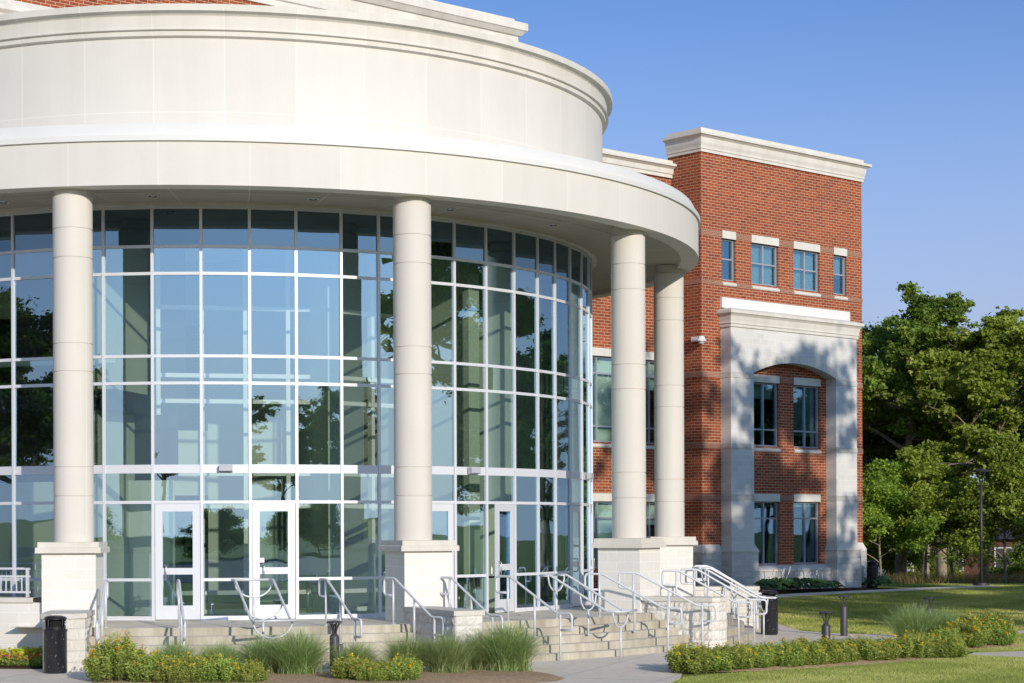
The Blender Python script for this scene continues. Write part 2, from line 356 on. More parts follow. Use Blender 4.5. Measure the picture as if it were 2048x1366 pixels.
    def build(s, name, mat, parent=None, label=None, world_=True, merge=False):
        off = parent_origin(parent) if (parent is not None and world_) else Vector((0, 0, 0))
        me = bpy.data.meshes.new(name)
        me.from_pydata([(x - off.x, y - off.y, z - off.z) for x, y, z in s.v], [], s.f)
        uvl = me.uv_layers.new(name='UVMap')
        flat = [c for f in s.uv for p in f for c in p]; uvl.data.foreach_set('uv', flat)
        me.polygons.foreach_set('use_smooth', s.sm)
        me.materials.append(M[mat] if isinstance(mat, str) else mat); me.update()
        o = bpy.data.objects.new(name, me); COL.objects.link(o)
        if parent is not None: o.parent = parent
        if label: o['label'] = label
        return o
def parent_origin(p):
    v = Vector(p.location)
    while p.parent is not None: p = p.parent; v += Vector(p.location)
    return v
def tag(o, label=None, cat=None, group=None, kind=None):
    if label: o['label'] = label
    if cat: o['category'] = cat
    if group: o['group'] = group
    if kind: o['kind'] = kind
    return o
def thing(name, label, cat, loc=(0, 0, 0), rz=0.0, group=None):
    o = bpy.data.objects.new(name, None); COL.objects.link(o); o.location = loc; o.rotation_euler = (0, 0, rz); o.empty_display_size = 0.3
    return tag(o, label, cat, group)
def copy_tree(o, parent=None):
    c = o.copy(); COL.objects.link(c); c.parent = parent
    for ch in list(o.children): copy_tree(ch, c)
    return c
def fast_mesh(name, verts, faces, mat, vals=None, parent=None, smooth=False):
    """verts (n,3) and faces (m,k) numpy; one value per face for colour variation"""
    me = bpy.data.meshes.new(name); m, k = faces.shape
    me.vertices.add(len(verts)); me.vertices.foreach_set('co', verts.astype(np.float32).ravel())
    me.loops.add(m * k); me.loops.foreach_set('vertex_index', faces.astype(np.int32).ravel())
    me.polygons.add(m); me.polygons.foreach_set('loop_start', np.arange(0, m * k, k, dtype=np.int32))
    me.polygons.foreach_set('use_smooth', np.full(m, smooth)); me.update(calc_edges=True)
    if vals is not None:
        a = me.attributes.new('v', 'FLOAT', 'FACE'); a.data.foreach_set('value', vals.astype(np.float32))
    me.materials.append(M[mat]); o = bpy.data.objects.new(name, me); COL.objects.link(o)
    if parent is not None: o.parent = parent
    return o

CX, CY = -6.64, 46.53
def pol(th, r, z=0.0):
    a = R(th); return Vector((CX + r * math.sin(a), CY - r * math.cos(a), z))
PHI = R(42.0); T = Vector((math.cos(PHI), math.sin(PHI), 0)); N = Vector((math.sin(PHI), -math.cos(PHI), 0))
K = Vector((6.52, 65.1, 0))
def fp(d, off=0.0, z=0.0): return K + T * d + N * off + Vector((0, 0, z))
def gz(x, y):
    """gentle rise of the lawn to the building, fall beyond it"""
    s = min(1, max(0, (y - 47) / 17)); s = s * s * (3 - 2 * s)
    t = min(1, max(0, (y - 78) / 30)); t = t * t * (3 - 2 * t)
    return 0.25 * s - 1.5 * t

# ------------------------------------------------------------------ ground
def structure(o): o['kind'] = 'structure'; return o
g = MB(); 
xs = [-700, -300, -120, -60, -40, -28, -20] + [x * 2.0 for x in range(-9, 31)] + [70, 90, 130, 300, 700]
ys = [-500, -200, -100, -40, 0, 15, 25] + [30 + 2.0 * k for k in range(0, 46)] + [125, 160, 300, 1200]
for i in range(len(xs) - 1):
    for j in range(len(ys) - 1):
        q = [(xs[i], ys[j]), (xs[i + 1], ys[j]), (xs[i + 1], ys[j + 1]), (xs[i], ys[j + 1])]
        g.face([(x, y, gz(x, y) - 0.012) for x, y in q], smooth=True)
structure(g.build('ground', 'turf'))
def sheet(name, poly, dz, mat, thick=None):
    m = MB()
    zs = [gz(*p) + dz for p in poly]
    m.face([(p[0], p[1], z) for p, z in zip(poly, zs)])
    n = len(poly)
    for i in range(n):
        a, b_ = poly[i], poly[(i + 1) % n]; za, zb = zs[i], zs[(i + 1) % n]
        m.face([(a[0], a[1], za - 0.08), (b_[0], b_[1], zb - 0.08), (b_[0], b_[1], zb), (a[0], a[1], za)])
    return structure(m.build(name, mat))
plaza = [(-40, 20), (1.5, 27.5), (2.84, 32.3), (3.0, 33.6), (5.2, 35.3), (7.9, 38.0), (8.6, 40.6), (9.2, 42.4), (10.4, 44.2), (12.3, 45.45), (24, 52.0), (24, 53.5), (13.0, 46.9),
         (9.06, 44.99), (7.6, 45.9), (7.15, 46.9), (7.05, 48.5), (7.0, 50.5), (6.6, 54.0), (4.0, 56), (-4, 58), (-40, 58)]
sheet('plaza', plaza, 0.0, 'plaza')
sheet('path', [(9.1, 37.95), (9.95, 37.05), (14, 38.7), (24, 42.6), (24, 44.2), (14, 40.3), (9.35, 38.5)], 0.004, 'plaza')
sheet('road', [(-120, -62), (120, -62), (120, -14), (-120, -14)], 0.0, 'asphalt')
sheet('walkway', [tuple(fp(d, o)[:2]) for d, o in ((0.0, 2.0), (4.0, 1.6), (9.3, 1.3), (14.5, 1.2), (14.5, 2.4), (9.3, 2.7), (4.0, 3.0), (-2.0, 3.6), (-2.0, 2.2))], 0.012, 'plaza')

# ------------------------------------------------------------------ the building
bld = thing('college_building', 'cream rotunda entrance with a tall curved glass wall, joined to a red brick block', 'building', (CX, CY, 0))
D2 = {}
def part(mb, name, mat, parent=None, label=None): return mb.build(name, mat, parent or bld, label)

# drum above the canopy
part(MB().lathe((CX, CY, 0), [(8.885, 10.1), (8.885, 12.30)], 96, -120, 150), 'drum_wall', 'drum')
part(MB().lathe((CX, CY, 0), [(8.88, 12.30), (8.97, 12.33), (8.97, 12.43), (9.03, 12.44), (9.03, 12.46), (8.99, 12.47), (8.99, 12.65), (9.0, 12.72), (9.05, 12.77), (9.11, 12.79),
     (9.13, 12.79), (9.13, 12.92), (9.08, 12.93), (8.6, 12.99), (8.55, 12.3)], 96, -120, 150), 'drum_cornice', 'cornice')
part(MB().lathe((CX, CY, 0), [(0.01, 12.5), (8.6, 12.5)], 48, 0, 360), 'drum_roof', 'metal_roof')
# canopy ring
RC = 11.18
canopy = part(MB().lathe((CX, CY, 0), [(RC - 0.45, 9.08), (RC - 0.42, 8.98), (RC, 8.98), (RC, 9.80)], 120, -120, 150), 'canopy', 'fascia')
part(MB().lathe((CX, CY, 0), [(RC, 9.80), (RC + 0.05, 9.80), (RC + 0.05, 9.905), (RC + 0.01, 9.915), (RC + 0.01, 9.93), (RC - 0.10, 10.15), (RC - 0.2, 10.17), (8.8, 10.25)], 120, -120, 150), 'roof_edge', 'metal_roof', canopy)
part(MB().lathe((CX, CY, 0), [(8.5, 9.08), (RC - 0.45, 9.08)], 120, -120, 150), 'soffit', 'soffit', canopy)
part(MB().lathe((CX, CY, 0), [(9.83, 9.065), (9.86, 9.065)], 120, -120, 150), 'soffit_joint', 'cap', canopy)
part(MB().lathe((CX, CY, 0), [(8.62, 9.02), (8.74, 9.02), (8.74, 9.08)], 120, -120, 150), 'soffit_trim', 'cap', canopy)
for th in (-39.0, -21.0, -2.0, 16.8, 34.6, 52.5, 70.0, 87.5, 105.0):
    c = pol(th, 9.52, 9.062)
    L = part(MB().lathe(tuple(c), [(0.11, 0.018), (0.11, -0.01), (0.085, -0.012)], 20), 'ceiling_light', 'alu', canopy)
    part(MB().lathe(tuple(c), [(0.085, -0.012), (0.075, 0.012), (0.0, 0.013)], 20), 'ceiling_light_well', 'hole', canopy)
    part(MB().lathe((c.x, c.y, c.z), [(0.04, 0.0), (0.035, -0.008), (0.0, -0.01)], 12), 'ceiling_light_lens', 'lens', canopy)

# columns with recessed joints, on pedestals
RCOL = 10.6
def column(th):
    c = pol(th, RCOL, 0); r = 0.372
    prof = [(r, 2.33)]
    for z in (3.20, 3.75, 5.55, 6.08, 7.70, 8.25): prof += [(r, z - 0.012), (r - 0.014, z - 0.006), (r - 0.014, z + 0.006), (r, z + 0.012)]
    prof += [(r, 8.86), (r - 0.03, 8.88), (r - 0.03, 9.07)]
    m = MB().lathe((c.x, c.y, 0), prof, 48, anchor=-th)
    return part(m, 'column', 'column')
for th in (-43.5, -9.1, 26.4, 60.0, 94.5): column(th)
def rot_sq(c, ang, w, d=None):
    d = d or w; ca, sa = math.cos(ang), math.sin(ang)
    return [(c.x + ca * x - sa * y, c.y + sa * x + ca * y) for x, y in ((-w / 2, -d / 2), (w / 2, -d / 2), (w / 2, d / 2), (-w / 2, d / 2))]
for th, rz_ in ((-43.5, -43.5), (-9.2, 4.0), (27.0, 25.5), (60.0, 60.0), (94.5, 94.5)):
    c = pol(th, RCOL, 0); a = R(rz_); w = 1.0
    p = part(MB().extrude(rot_sq(c, a, w), 0.0, 2.14), 'pedestal', 'block')
    cp = MB().sweep(rot_sq(c, a, w), [(0.0, 2.13), (0.105, 2.13), (0.105, 2.225), (0.085, 2.24), (0.065, 2.24), (0.065, 2.335), (-0.3, 2.34)], closed=True)
    cp.face([(x, y, 2.338) for x, y in rot_sq(c, a, w)])
    part(cp, 'pedestal_cap', 'cap', p)
# pilaster wall closing the gap between the last two pedestals
lk = MB(); a_, b_ = pol(67, 10.35), pol(88, 10.35); d = (b_ - a_).normalized(); nn = Vector((d.y, -d.x, 0))
o = a_ - nn * 0.25; lk.box(o, d * (b_ - a_).length, nn * 0.5, (0, 0, 1.9))

# curtain wall
RG = 8.61
TH = [-56, -49.7, -43.4, -37.1, -30.8, -24, -17.1, -10.2, -3.5, 3.0, 9.4, 15.6, 21.8, 27.2, 33.3, 39.3, 45.2, 51.2, 57.1, 62.4, 68.2, 74.3, 80.4, 86.5, 92.6, 98.7, 104.8, 110.9, 117]
ZR = [0.75, 1.56, 3.11, 3.69, 3.86, 5.49, 6.03, 7.68, 8.22, 9.03]
DOORS = {-3.5: 0, 9.4: 0, 33.3: 0, 45.2: 1, 68.2: 0, 80.4: 0}
frame_parent = thing('x', 'x', 'x'); bpy.data.objects.remove(frame_parent)
rnd = random.Random(3)
def bar(m, a, b_, w, dep, n2):
    """rectangular bar between points a and b_, width w, depth dep inward from the face; n2 = outward normal"""
    a, b_ = Vector(a), Vector(b_); t = (b_ - a).normalized(); s_ = t.cross(n2).normalized()
    m.box(a - s_ * w / 2 - n2 * dep, b_ - a, s_ * w, n2 * dep)
for i in range(len(TH) - 1):
    t0, t1 = TH[i], TH[i + 1]; a, b_ = pol(t0, RG), pol(t1, RG); t = (b_ - a).normalized(); n2 = Vector((t.y, -t.x, 0))
    isd = t0 in DOORS
    fr = MB()
    rn = Vector((math.sin(R(t0)), -math.cos(R(t0)), 0)); bar(fr, pol(t0, RG + 0.012, 0.75), pol(t0, RG + 0.012, 9.03), 0.058, 0.05, rn)
    for z in (0.79, 1.56, 3.11, 5.49, 6.03, 7.68, 8.22, 9.0):
        if isd and z < 2: continue
        h = 0.085 if z == 0.79 else 0.06
        fr.box(a + t * 0.029 - n2 * 0.06 + Vector((0, 0, z - h / 2)), t * ((b_ - a).length - 0.058), n2 * 0.06, (0, 0, h))
    fr.box(a + t * 0.029 - n2 * 0.07 + Vector((0, 0, 3.69)), t * ((b_ - a).length - 0.064), n2 * 0.072, (0, 0, 0.17))
    w = part(fr, 'curtain_window', 'alu')
    gl = MB(); sp = MB()
    for j in range(len(ZR) - 1):
        z0, z1 = ZR[j], ZR[j + 1]
        if j == 3 or (isd and z1 <= 3.12): continue
        tx, tz = rnd.uniform(-0.008, 0.008), rnd.uniform(-0.005, 0.005)
        L = (b_ - a).length
        p0 = a - n2 * (0.028 + tx); p1 = b_ - n2 * (0.028 - tx)
        h = z1 - z0
        tgt = sp if j == 8 else gl
        bt = n2 * (tz * h)
        tgt.box(p0 + Vector((0, 0, z0)), p1 - p0, -n2 * 0.02, Vector((0, 0, h)) + bt)
    # the coated outer face mirrors; the other faces of each pane stay clear
    for mb_, nm_, mt_ in ((gl, 'glass', 'glass'), (sp, 'top_glass', 'spandrel')):
        o_ = part(mb_, nm_, mt_, w); o_.data.materials.append(M['clear'])
        for pg in o_.data.polygons: pg.material_index = 0 if pg.normal.dot(n2) > 0.9 else 1
    if isd:
        L = (b_ - a).length - 0.08; ang = R(16) if DOORS[t0] else 0
        hinge = b_ - t * 0.04 if DOORS[t0] else a + t * 0.04
        # local door axes: ex along the leaf, en outward
        ex, en = t.copy(), n2.copy()
        if DOORS[t0]:
            ex = (-t * math.cos(ang) + n2 * math.sin(ang)); en = (n2 * math.cos(ang) + t * math.sin(ang))
        O = hinge - en * 0.06 + Vector((0, 0, 0.765))
        def db(m, x0, x1, z0, z1, th_=0.05): m.box(O + ex * (x0 * L) + Vector((0, 0, z0)), ex * ((x1 - x0) * L), en * th_, (0, 0, z1 - z0))
        dm = MB()
        db(dm, 0, 0.165, 0, 2.31); db(dm, 0.835, 1, 0, 2.31); db(dm, 0.165, 0.835, 2.16, 2.31); db(dm, 0.165, 0.835, 0, 0.28); db(dm, 0.165, 0.835, 0.90, 1.03)
        dr = part(dm, 'door', 'alu')
        dg = MB()
        for z0, z1 in ((0.28, 0.90), (1.03, 2.16)): dg.box(O + ex * (0.165 * L) + en * 0.015 + Vector((0, 0, z0)), ex * (0.67 * L), en * 0.02, (0, 0, z1 - z0))
        part(dg, 'glass', 'glass', dr)
        hx = 0.2 if not DOORS[t0] else 0.9
        if t0 == 9.4: part(MB().box(O + ex * (0.175 * L) + en * 0.037 + Vector((0, 0, 1.13)), ex * 0.085, en * 0.003, (0, 0, 0.095)), 'door_notice', 'plastic', dr)
        for sgn, lab in ((1, None), (-1, None)):
            q = O + ex * (hx * L) + en * (0.05 if sgn > 0 else 0.0); e2 = en * sgn
            pts = [q + Vector((0, 0, 0.80)), q + e2 * 0.07 + Vector((0, 0, 0.80)), q + e2 * 0.09 + Vector((0, 0, 0.83)), q + e2 * 0.09 + Vector((0, 0, 1.06)), q + e2 * 0.07 + Vector((0, 0, 1.09)), q + Vector((0, 0, 1.09))]
            # offset pull: stands a little sideways
            pts = [p + ex * (0.05 if 0 < k < 5 else 0) for k, p in enumerate(pts)]
            part(MB().tube(pts, 0.013, 8), 'door_handle', 'steel', dr)
# lamps on the broad transom
for th in (6.2, 42.3, 77.3):
    c = pol(th, RG + 0.02, 3.70); a = R(th); ex = Vector((math.cos(a), math.sin(a), 0)); en = Vector((math.sin(a), -math.cos(a), 0))
    m = MB(); w2 = 0.13
    pr = [(0, 0.0), (0.13, 0.03), (0.13, 0.11), (0.11, 0.15), (0, 0.15)]
    lo = [c - ex * w2 + en * o + Vector((0, 0, z)) for o, z in pr]; hi = [c + ex * w2 + en * o + Vector((0, 0, z)) for o, z in pr]
    m.face(lo); m.face(list(reversed(hi)))
    for k in range(5): j = (k + 1) % 5; m.face([lo[k], hi[k], hi[j], lo[j]])
    part(m, 'wall_light', 'fixture')

# interior of the rotunda
part(MB().lathe((CX, CY, 0), [(0.01, 0.745), (10.7, 0.745)], 96, -120, 200), 'entrance_floor', 'floor')
part(MB().lathe((CX, CY, 0), [(8.5, 9.15), (0.01, 9.15)], 64, -120, 200), 'lobby_ceiling', 'white_wall')
# inner storefront: straight run of frames facing the doors, and return walls
inner = MB(); igl = MB()
def irun(p0, p1, step, zs, w=0.09):
    p0, p1 = Vector(p0), Vector(p1); L = (p1 - p0).length; t = (p1 - p0) / L; n2 = Vector((t.y, -t.x, 0)); k = max(1, round(L / step))
    for i in range(k + 1): bar(inner, p0 + t * (L * i / k) + Vector((0, 0, 0.75)), p0 + t * (L * i / k) + Vector((0, 0, 9.1)), w, 0.14, n2)
    for z in zs: inner.box(p0 - n2 * 0.12 + Vector((0, 0, z - 0.04)), t * L, n2 * 0.10, (0, 0, 0.09))
ZI = (0.8, 1.2, 3.05, 3.75, 5.3, 5.85, 7.3)
irun(pol(-8, 6.2), pol(27, 6.0), 1.0, ZI); irun(pol(27, 6.0), pol(62, 6.0), 1.05, ZI); irun(pol(62, 6.0), pol(98, 6.0), 1.1, ZI)
part(inner, 'lobby_frame', 'white_wall')
gw = MB()
for th, r0, r1, w in ((-14, 5.0, 8.2, 0.3), (24.5, 4.6, 7.0, 0.3), (50, 3.6, 7.6, 0.35), (66, 3.4, 7.2, 0.35), (84, 3.5, 7.4, 0.35)):
    a = R(th); ex = Vector((math.cos(a), math.sin(a), 0)); p = pol(th, r0, 0.745)
    gw.box(p - ex * w / 2, ex * w, (pol(th, r1) - pol(th, r0)), (0, 0, 8.4))
part(gw, 'lobby_pier', 'green_wall')
# back wall of the lobby with dark doorways, and the upper floor behind the left bays
bw = MB(); a, b_ = Vector((-15.5, 43.8, 0)), Vector((1.5, 50.6, 0)); t = (b_ - a).normalized(); n2 = Vector((t.y, -t.x, 0)); L = (b_ - a).length
xx = 0.0; dk = MB()
for k, (w_, kind) in enumerate(((3.0, 1), (2.2, 0), (1.6, 1), (1.8, 0), (2.0, 1), (1.5, 0), (2.2, 1), (1.6, 0), (2.4, 1))):
    o = a + t * xx
    if kind: bw.box(o + Vector((0, 0, 0.74)), t * w_, -n2 * 0.2, (0, 0, 8.4))
    else:
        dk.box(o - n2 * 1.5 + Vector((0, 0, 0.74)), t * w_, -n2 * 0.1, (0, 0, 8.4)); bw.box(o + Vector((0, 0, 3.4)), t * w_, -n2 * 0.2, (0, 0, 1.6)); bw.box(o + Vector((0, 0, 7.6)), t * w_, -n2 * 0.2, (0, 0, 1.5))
    xx += w_
part(bw, 'lobby_wall', 'green_wall'); part(dk, 'lobby_back_wall', 'dark_wall')
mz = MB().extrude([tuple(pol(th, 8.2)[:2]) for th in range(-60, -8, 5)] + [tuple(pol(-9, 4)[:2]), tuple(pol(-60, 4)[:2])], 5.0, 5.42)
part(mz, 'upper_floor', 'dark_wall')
uw = MB()
for th in range(-58, -9, 6): uw.box(pol(th, 6.6, 0.75), pol(th + 6, 6.6) - pol(th, 6.6), (0.0, 0.1, 0), (0, 0, 2.85))
part(uw, 'lobby_screen', 'blind')
bk = MB()
for th in range(-58, -9, 6): bk.box(pol(th, 5.6, 5.4), pol(th + 6, 5.6) - pol(th, 5.6), (0.0, 0.1, 0), (0, 0, 3.7))
for th in range(-58, -9, 6): bk.box(pol(th, 6.3, 3.6), pol(th + 6, 6.3) - pol(th, 6.3), (0.0, 0.1, 0), (0, 0, 1.4))
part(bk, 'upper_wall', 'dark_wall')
ug = MB()
for th in range(-58, -12, 6): bar(ug, pol(th, 8.1, 6.0), pol(th + 6, 8.1, 6.0), 0.1, 0.06, pol(th + 3, 1) - pol(th + 3, 0))
part(ug, 'balcony_rail', 'blind')

def lobby_table(p, label):
    t_ = thing('round_table', label, 'table', tuple(p), 0, 'lobby tables')
    MB().lathe((0, 0, 0), [(0.0, 0.72), (0.45, 0.72), (0.46, 0.735), (0.45, 0.75), (0.0, 0.75)], 28).build('table_top', 'dark_wall', t_, world_=False)
    MB().tube([(0, 0, 0.02), (0, 0, 0.72)], 0.035, 10).build('stem', 'steel', t_, world_=False)
    MB().lathe((0, 0, 0), [(0.0, 0.0), (0.25, 0.0), (0.24, 0.02), (0.0, 0.03)], 24).build('foot', 'steel', t_, world_=False)
def lobby_chair(p, rz, label):
    t_ = thing('chair', label, 'chair', tuple(p), rz, 'lobby chairs')
    MB().cbox((0, 0, 0.44), 0.44, 0.42, 0.03).build('seat', 'bronze', t_, world_=False)
    MB().tube([(-0.2, 0.2, 0.5), (-0.19, 0.24, 0.85), (-0.12, 0.25, 0.9), (0.12, 0.25, 0.9), (0.19, 0.24, 0.85), (0.2, 0.2, 0.5)], 0.014, 6).build('back_frame', 'steel', t_, world_=False)
    MB().cbox((0, 0.235, 0.62), 0.34, 0.02, 0.24).build('backrest', 'bronze', t_, world_=False)
    for x in (-0.19, 0.19):
        for y in (-0.18, 0.18): MB().tube([(x, y, 0), (x * 0.95, y * 0.95, 0.45)], 0.012, 6).build('leg', 'steel', t_, world_=False)
lobby_table(pol(19, 7.3, 0.76), 'round table in the lobby behind the fixed pane right of the right white door'); lobby_chair(pol(22.5, 7.0, 0.76), 2.0, 'chair in the lobby right of the round table')
lobby_table(pol(50, 7.6, 0.76), 'round table in the lobby seen through the right part of the glass'); lobby_chair(pol(46.5, 7.4, 0.76), 0.4, 'chair in the lobby left of the table behind the right glass')
lobby_chair(pol(-17.6, 7.6, 5.43), 0.5, 'chair standing on the upper floor behind the first column')
for i_, (th_, r_) in enumerate(((-6, 4.5), (2, 5.2), (10, 4.8), (18, 5.4), (26, 4.6), (34, 5.0), (42, 4.4), (54, 5.0), (66, 4.4))):
    q_ = pol(th_, r_, 9.10); part(MB().cbox(q_, 1.15, 0.16, 0.05, R(42)), 'ceiling_fixture', 'plastic')
# window in a brick wall: frame, glass, blind, lintel, sill
def wall_cells(m, org, t, d0, d1, z0, z1, holes, jamb=0.14, n2=None):
    ds = sorted({d0, d1, *[h[0] for h in holes], *[h[1] for h in holes]}); zs = sorted({z0, z1, *[h[2] for h in holes], *[h[3] for h in holes]})
    for i in range(len(ds) - 1):
        for j in range(len(zs) - 1):
            dm, zm = (ds[i] + ds[i + 1]) / 2, (zs[j] + zs[j + 1]) / 2
            if not (d0 <= dm <= d1 and z0 <= zm <= z1): continue
            if any(h[0] < dm < h[1] and h[2] < zm < h[3] for h in holes): continue
            P = lambda d_, z_: tuple(org + t * d_ + Vector((0, 0, z_)))
            m.face([P(ds[i], zs[j]), P(ds[i + 1], zs[j]), P(ds[i + 1], zs[j + 1]), P(ds[i], zs[j + 1])])
    for h in holes:
        a, b_, c, e = h
        P = lambda d_, z_, o_: tuple(org + t * d_ + Vector((0, 0, z_)) - n2 * o_)
        m.face([P(a, c, 0), P(a, e, 0), P(a, e, jamb), P(a, c, jamb)]); m.face([P(b_, c, jamb), P(b_, e, jamb), P(b_, e, 0), P(b_, c, 0)])
        m.face([P(a, e, 0), P(b_, e, 0), P(b_, e, jamb), P(a, e, jamb)]); m.face([P(a, c, jamb), P(b_, c, jamb), P(b_, c, 0), P(a, c, 0)])
def window(org, t, n2, d0, d1, z0, z1, vs, hs, blind=1.0, lintel=True, sill=True, bcol='blind', lw=0.0, rec=0.10):
    fr = MB(); w = 0.055
    def B(x0, x1, a0, a1, o_=rec, th_=0.07): fr.box(org + t * x0 + Vector((0, 0, a0)) - n2 * (o_ + th_), t * (x1 - x0), n2 * th_, (0, 0, a1 - a0))
    B(d0, d0 + w, z0, z1); B(d1 - w, d1, z0, z1); B(d0 + w, d1 - w, z0, z0 + w); B(d0 + w, d1 - w, z1 - w, z1)
    for v in vs: B(v - w / 2, v + w / 2, z0 + w, z1 - w, rec - 0.004)
    for h in hs: B(d0 + w, d1 - w, h - w / 2, h + w / 2, rec + 0.006)
    f = part(fr, 'window', 'alu_grey')
    gl = MB(); gl.box(org + t * (d0 + 0.02) + Vector((0, 0, z0 + 0.02)) - n2 * (rec + 0.05), t * (d1 - d0 - 0.04), n2 * 0.012, (0, 0, z1 - z0 - 0.04)); part(gl, 'glass', 'wglass', f)
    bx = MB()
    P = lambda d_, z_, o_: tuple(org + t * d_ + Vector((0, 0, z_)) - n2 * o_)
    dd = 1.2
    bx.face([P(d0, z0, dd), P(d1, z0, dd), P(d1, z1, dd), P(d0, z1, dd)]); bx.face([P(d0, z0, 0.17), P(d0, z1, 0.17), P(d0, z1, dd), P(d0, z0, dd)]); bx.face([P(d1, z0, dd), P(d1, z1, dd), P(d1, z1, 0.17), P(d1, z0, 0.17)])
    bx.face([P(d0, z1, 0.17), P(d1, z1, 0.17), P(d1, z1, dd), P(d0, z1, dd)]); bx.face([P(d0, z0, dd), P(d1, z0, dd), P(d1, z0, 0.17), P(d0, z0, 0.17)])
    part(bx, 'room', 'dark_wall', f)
    if blind:
        bl = MB(); zb = z1 - (z1 - z0) * blind; bl.box(P(d0 + 0.03, zb, 0.30), t * (d1 - d0 - 0.06), n2 * 0.01, (0, 0, z1 - zb)); part(bl, 'blind', bcol, f)
    if lintel:
        l = MB(); l.box(P(d0 - lw, z1, 0.12), t * (d1 - d0 + 2 * lw), n2 * 0.15, (0, 0, 0.27)); part(l, 'lintel', 'trim', f)
    if sill:
        s_ = MB(); pr = [(-0.1, -0.19), (0.03, -0.19), (0.06, -0.15), (0.06, -0.10), (-0.1, 0.0)]
        lo = [Vector(P(d0 - lw, z0 + z, 0)) + n2 * o_ for o_, z in pr]; hi = [Vector(P(d1 + lw, z0 + z, 0)) + n2 * o_ for o_, z in pr]
        s_.face(lo); s_.face(list(reversed(hi)))
        for k in range(5): j = (k + 1) % 5; s_.face([lo[k], hi[k], hi[j], lo[j]])
        part(s_, 'sill', 'trim', f)
    return f

# brick block, 8.9 m wide
BW = 8.87; ZB = 15.44; TH_B = 1.55
up = [(1.06, 1.77, 11.13, 12.58), (2.60, 4.08, 11.13, 12.58), (4.90, 6.39, 11.13, 12.58), (7.20, 7.97, 11.13, 12.58)]
mid = [(2.58, 4.08, 5.42, 7.68), (4.88, 6.39, 5.42, 7.68)]
low = [(2.58, 4.08, 1.22, 3.47), (4.86, 6.36, 1.22, 3.47)]
fw = MB(); wall_cells(fw, K, T, 0, BW, 0.0, ZB, up + mid + low, n2=N)
part(fw, 'brick_wall', 'brick')
bb = MB(); poly = [fp(0), fp(0, -TH_B), fp(BW, -TH_B), fp(BW)]
bb.face([tuple(fp(0, -TH_B, 0)), tuple(fp(0, 0, 0)), tuple(fp(0, 0, ZB)), tuple(fp(0, -TH_B, ZB))])
bb.face([tuple(fp(BW, 0, 0)), tuple(fp(BW, -12, 0)), tuple(fp(BW, -12, 15.0)), tuple(fp(BW, 0, 15.0))])
bb.face([tuple(fp(BW, 0, 15.0)), tuple(fp(BW, -TH_B, 15.0)), tuple(fp(BW, -TH_B, ZB)), tuple(fp(BW, 0, ZB))])
bb.face([tuple(fp(BW, -TH_B, 14)), tuple(fp(0, -TH_B, 14)), tuple(fp(0, -TH_B, ZB)), tuple(fp(BW, -TH_B, ZB))])
part(bb, 'brick_side_wall', 'brick')
for z in (12.68, 12.16, 10.98, 7.72, 5.30, 3.52):   # corbelled brick courses
    pass
def bband(*q): part(MB().box(*q), 'brick_band', 'band')
ring = [tuple(fp(0, -TH_B)[:2]), tuple(fp(0)[:2]), tuple(fp(BW)[:2]), tuple(fp(BW, -TH_B)[:2])]
for z0, z1 in ((12.62, 12.83), (10.93, 11.10)):
    segs = [(0, 1.06), (1.77, 2.60), (4.08, 4.90), (6.39, 7.20), (7.97, BW)]
    for a, b_ in segs: bband(fp(a - (0.012 if a == 0 else 0), 0.0, z0), T * (b_ - a + (0.012 if a == 0 else 0) + (0.03 if b_ == BW else 0)), N * 0.018, (0, 0, z1 - z0))
    bband(fp(0, -TH_B, z0), N * TH_B, -T * 0.012, (0, 0, z1 - z0))
for z0, z1 in ((7.72, 7.92), (5.26, 5.46), (3.50, 3.70)):
    bband(fp(-0.012, 0, z0), T * 0.96, N * 0.018, (0, 0, z1 - z0)); bband(fp(0, -TH_B, z0), N * TH_B, -T * 0.012, (0, 0, z1 - z0)); bband(fp(7.98, 0, z0), T * (BW - 7.98 + 0.02), N * 0.018, (0, 0, z1 - z0))
    if z0 > 7: bband(fp(4.08, 0, z0), T * 0.8, N * 0.018, (0, 0, z1 - z0))
    elif z0 < 4: bband(fp(4.08, 0, z0), T * 0.78, N * 0.018, (0, 0, z1 - z0))
cb = MB().sweep(ring, [(0.0, 15.44), (0.06, 15.44), (0.06, 15.53), (0.09, 15.55), (0.09, 15.60), (0.07, 15.61), (0.12, 15.75), (0.14, 15.92), (0.22, 15.98), (0.28, 16.0), (0.28, 16.09), (0.24, 16.10), (0.06, 16.10), (0.06, 16.26), (-0.3, 16.27), (-0.3, 15.4)])
part(cb, 'parapet_cornice', 'trim')
rf = MB(); rf.face([tuple(fp(0, 0, 15.9)), tuple(fp(BW, 0, 15.9)), tuple(fp(BW, -TH_B, 15.9)), tuple(fp(0, -TH_B, 15.9))])
rf.face([tuple(fp(0, -1.5, 15.0)), tuple(fp(BW, -1.5, 15.0)), tuple(fp(BW, -12, 15.0)), tuple(fp(0, -12, 15.0))]); part(rf, 'flat_roof', 'metal_roof')
# one wide and one narrow sash each side
for k, h in enumerate(up):
    m_ = (h[0] + h[1]) / 2
    window(K, T, N, *h, [m_] if h[1] - h[0] > 1 else [], [11.88], blind=1.0 if k in (1, 2) else (0.55 if k == 3 else 0))
for k, h in enumerate(mid): window(K, T, N, *h, [h[0] + 0.75], [6.02], blind=0.8 if k else 0.25, bcol='green_wall')
for k, h in enumerate(low): window(K, T, N, *h, [h[0] + 0.75], [2.87], blind=0.08, sill=False)
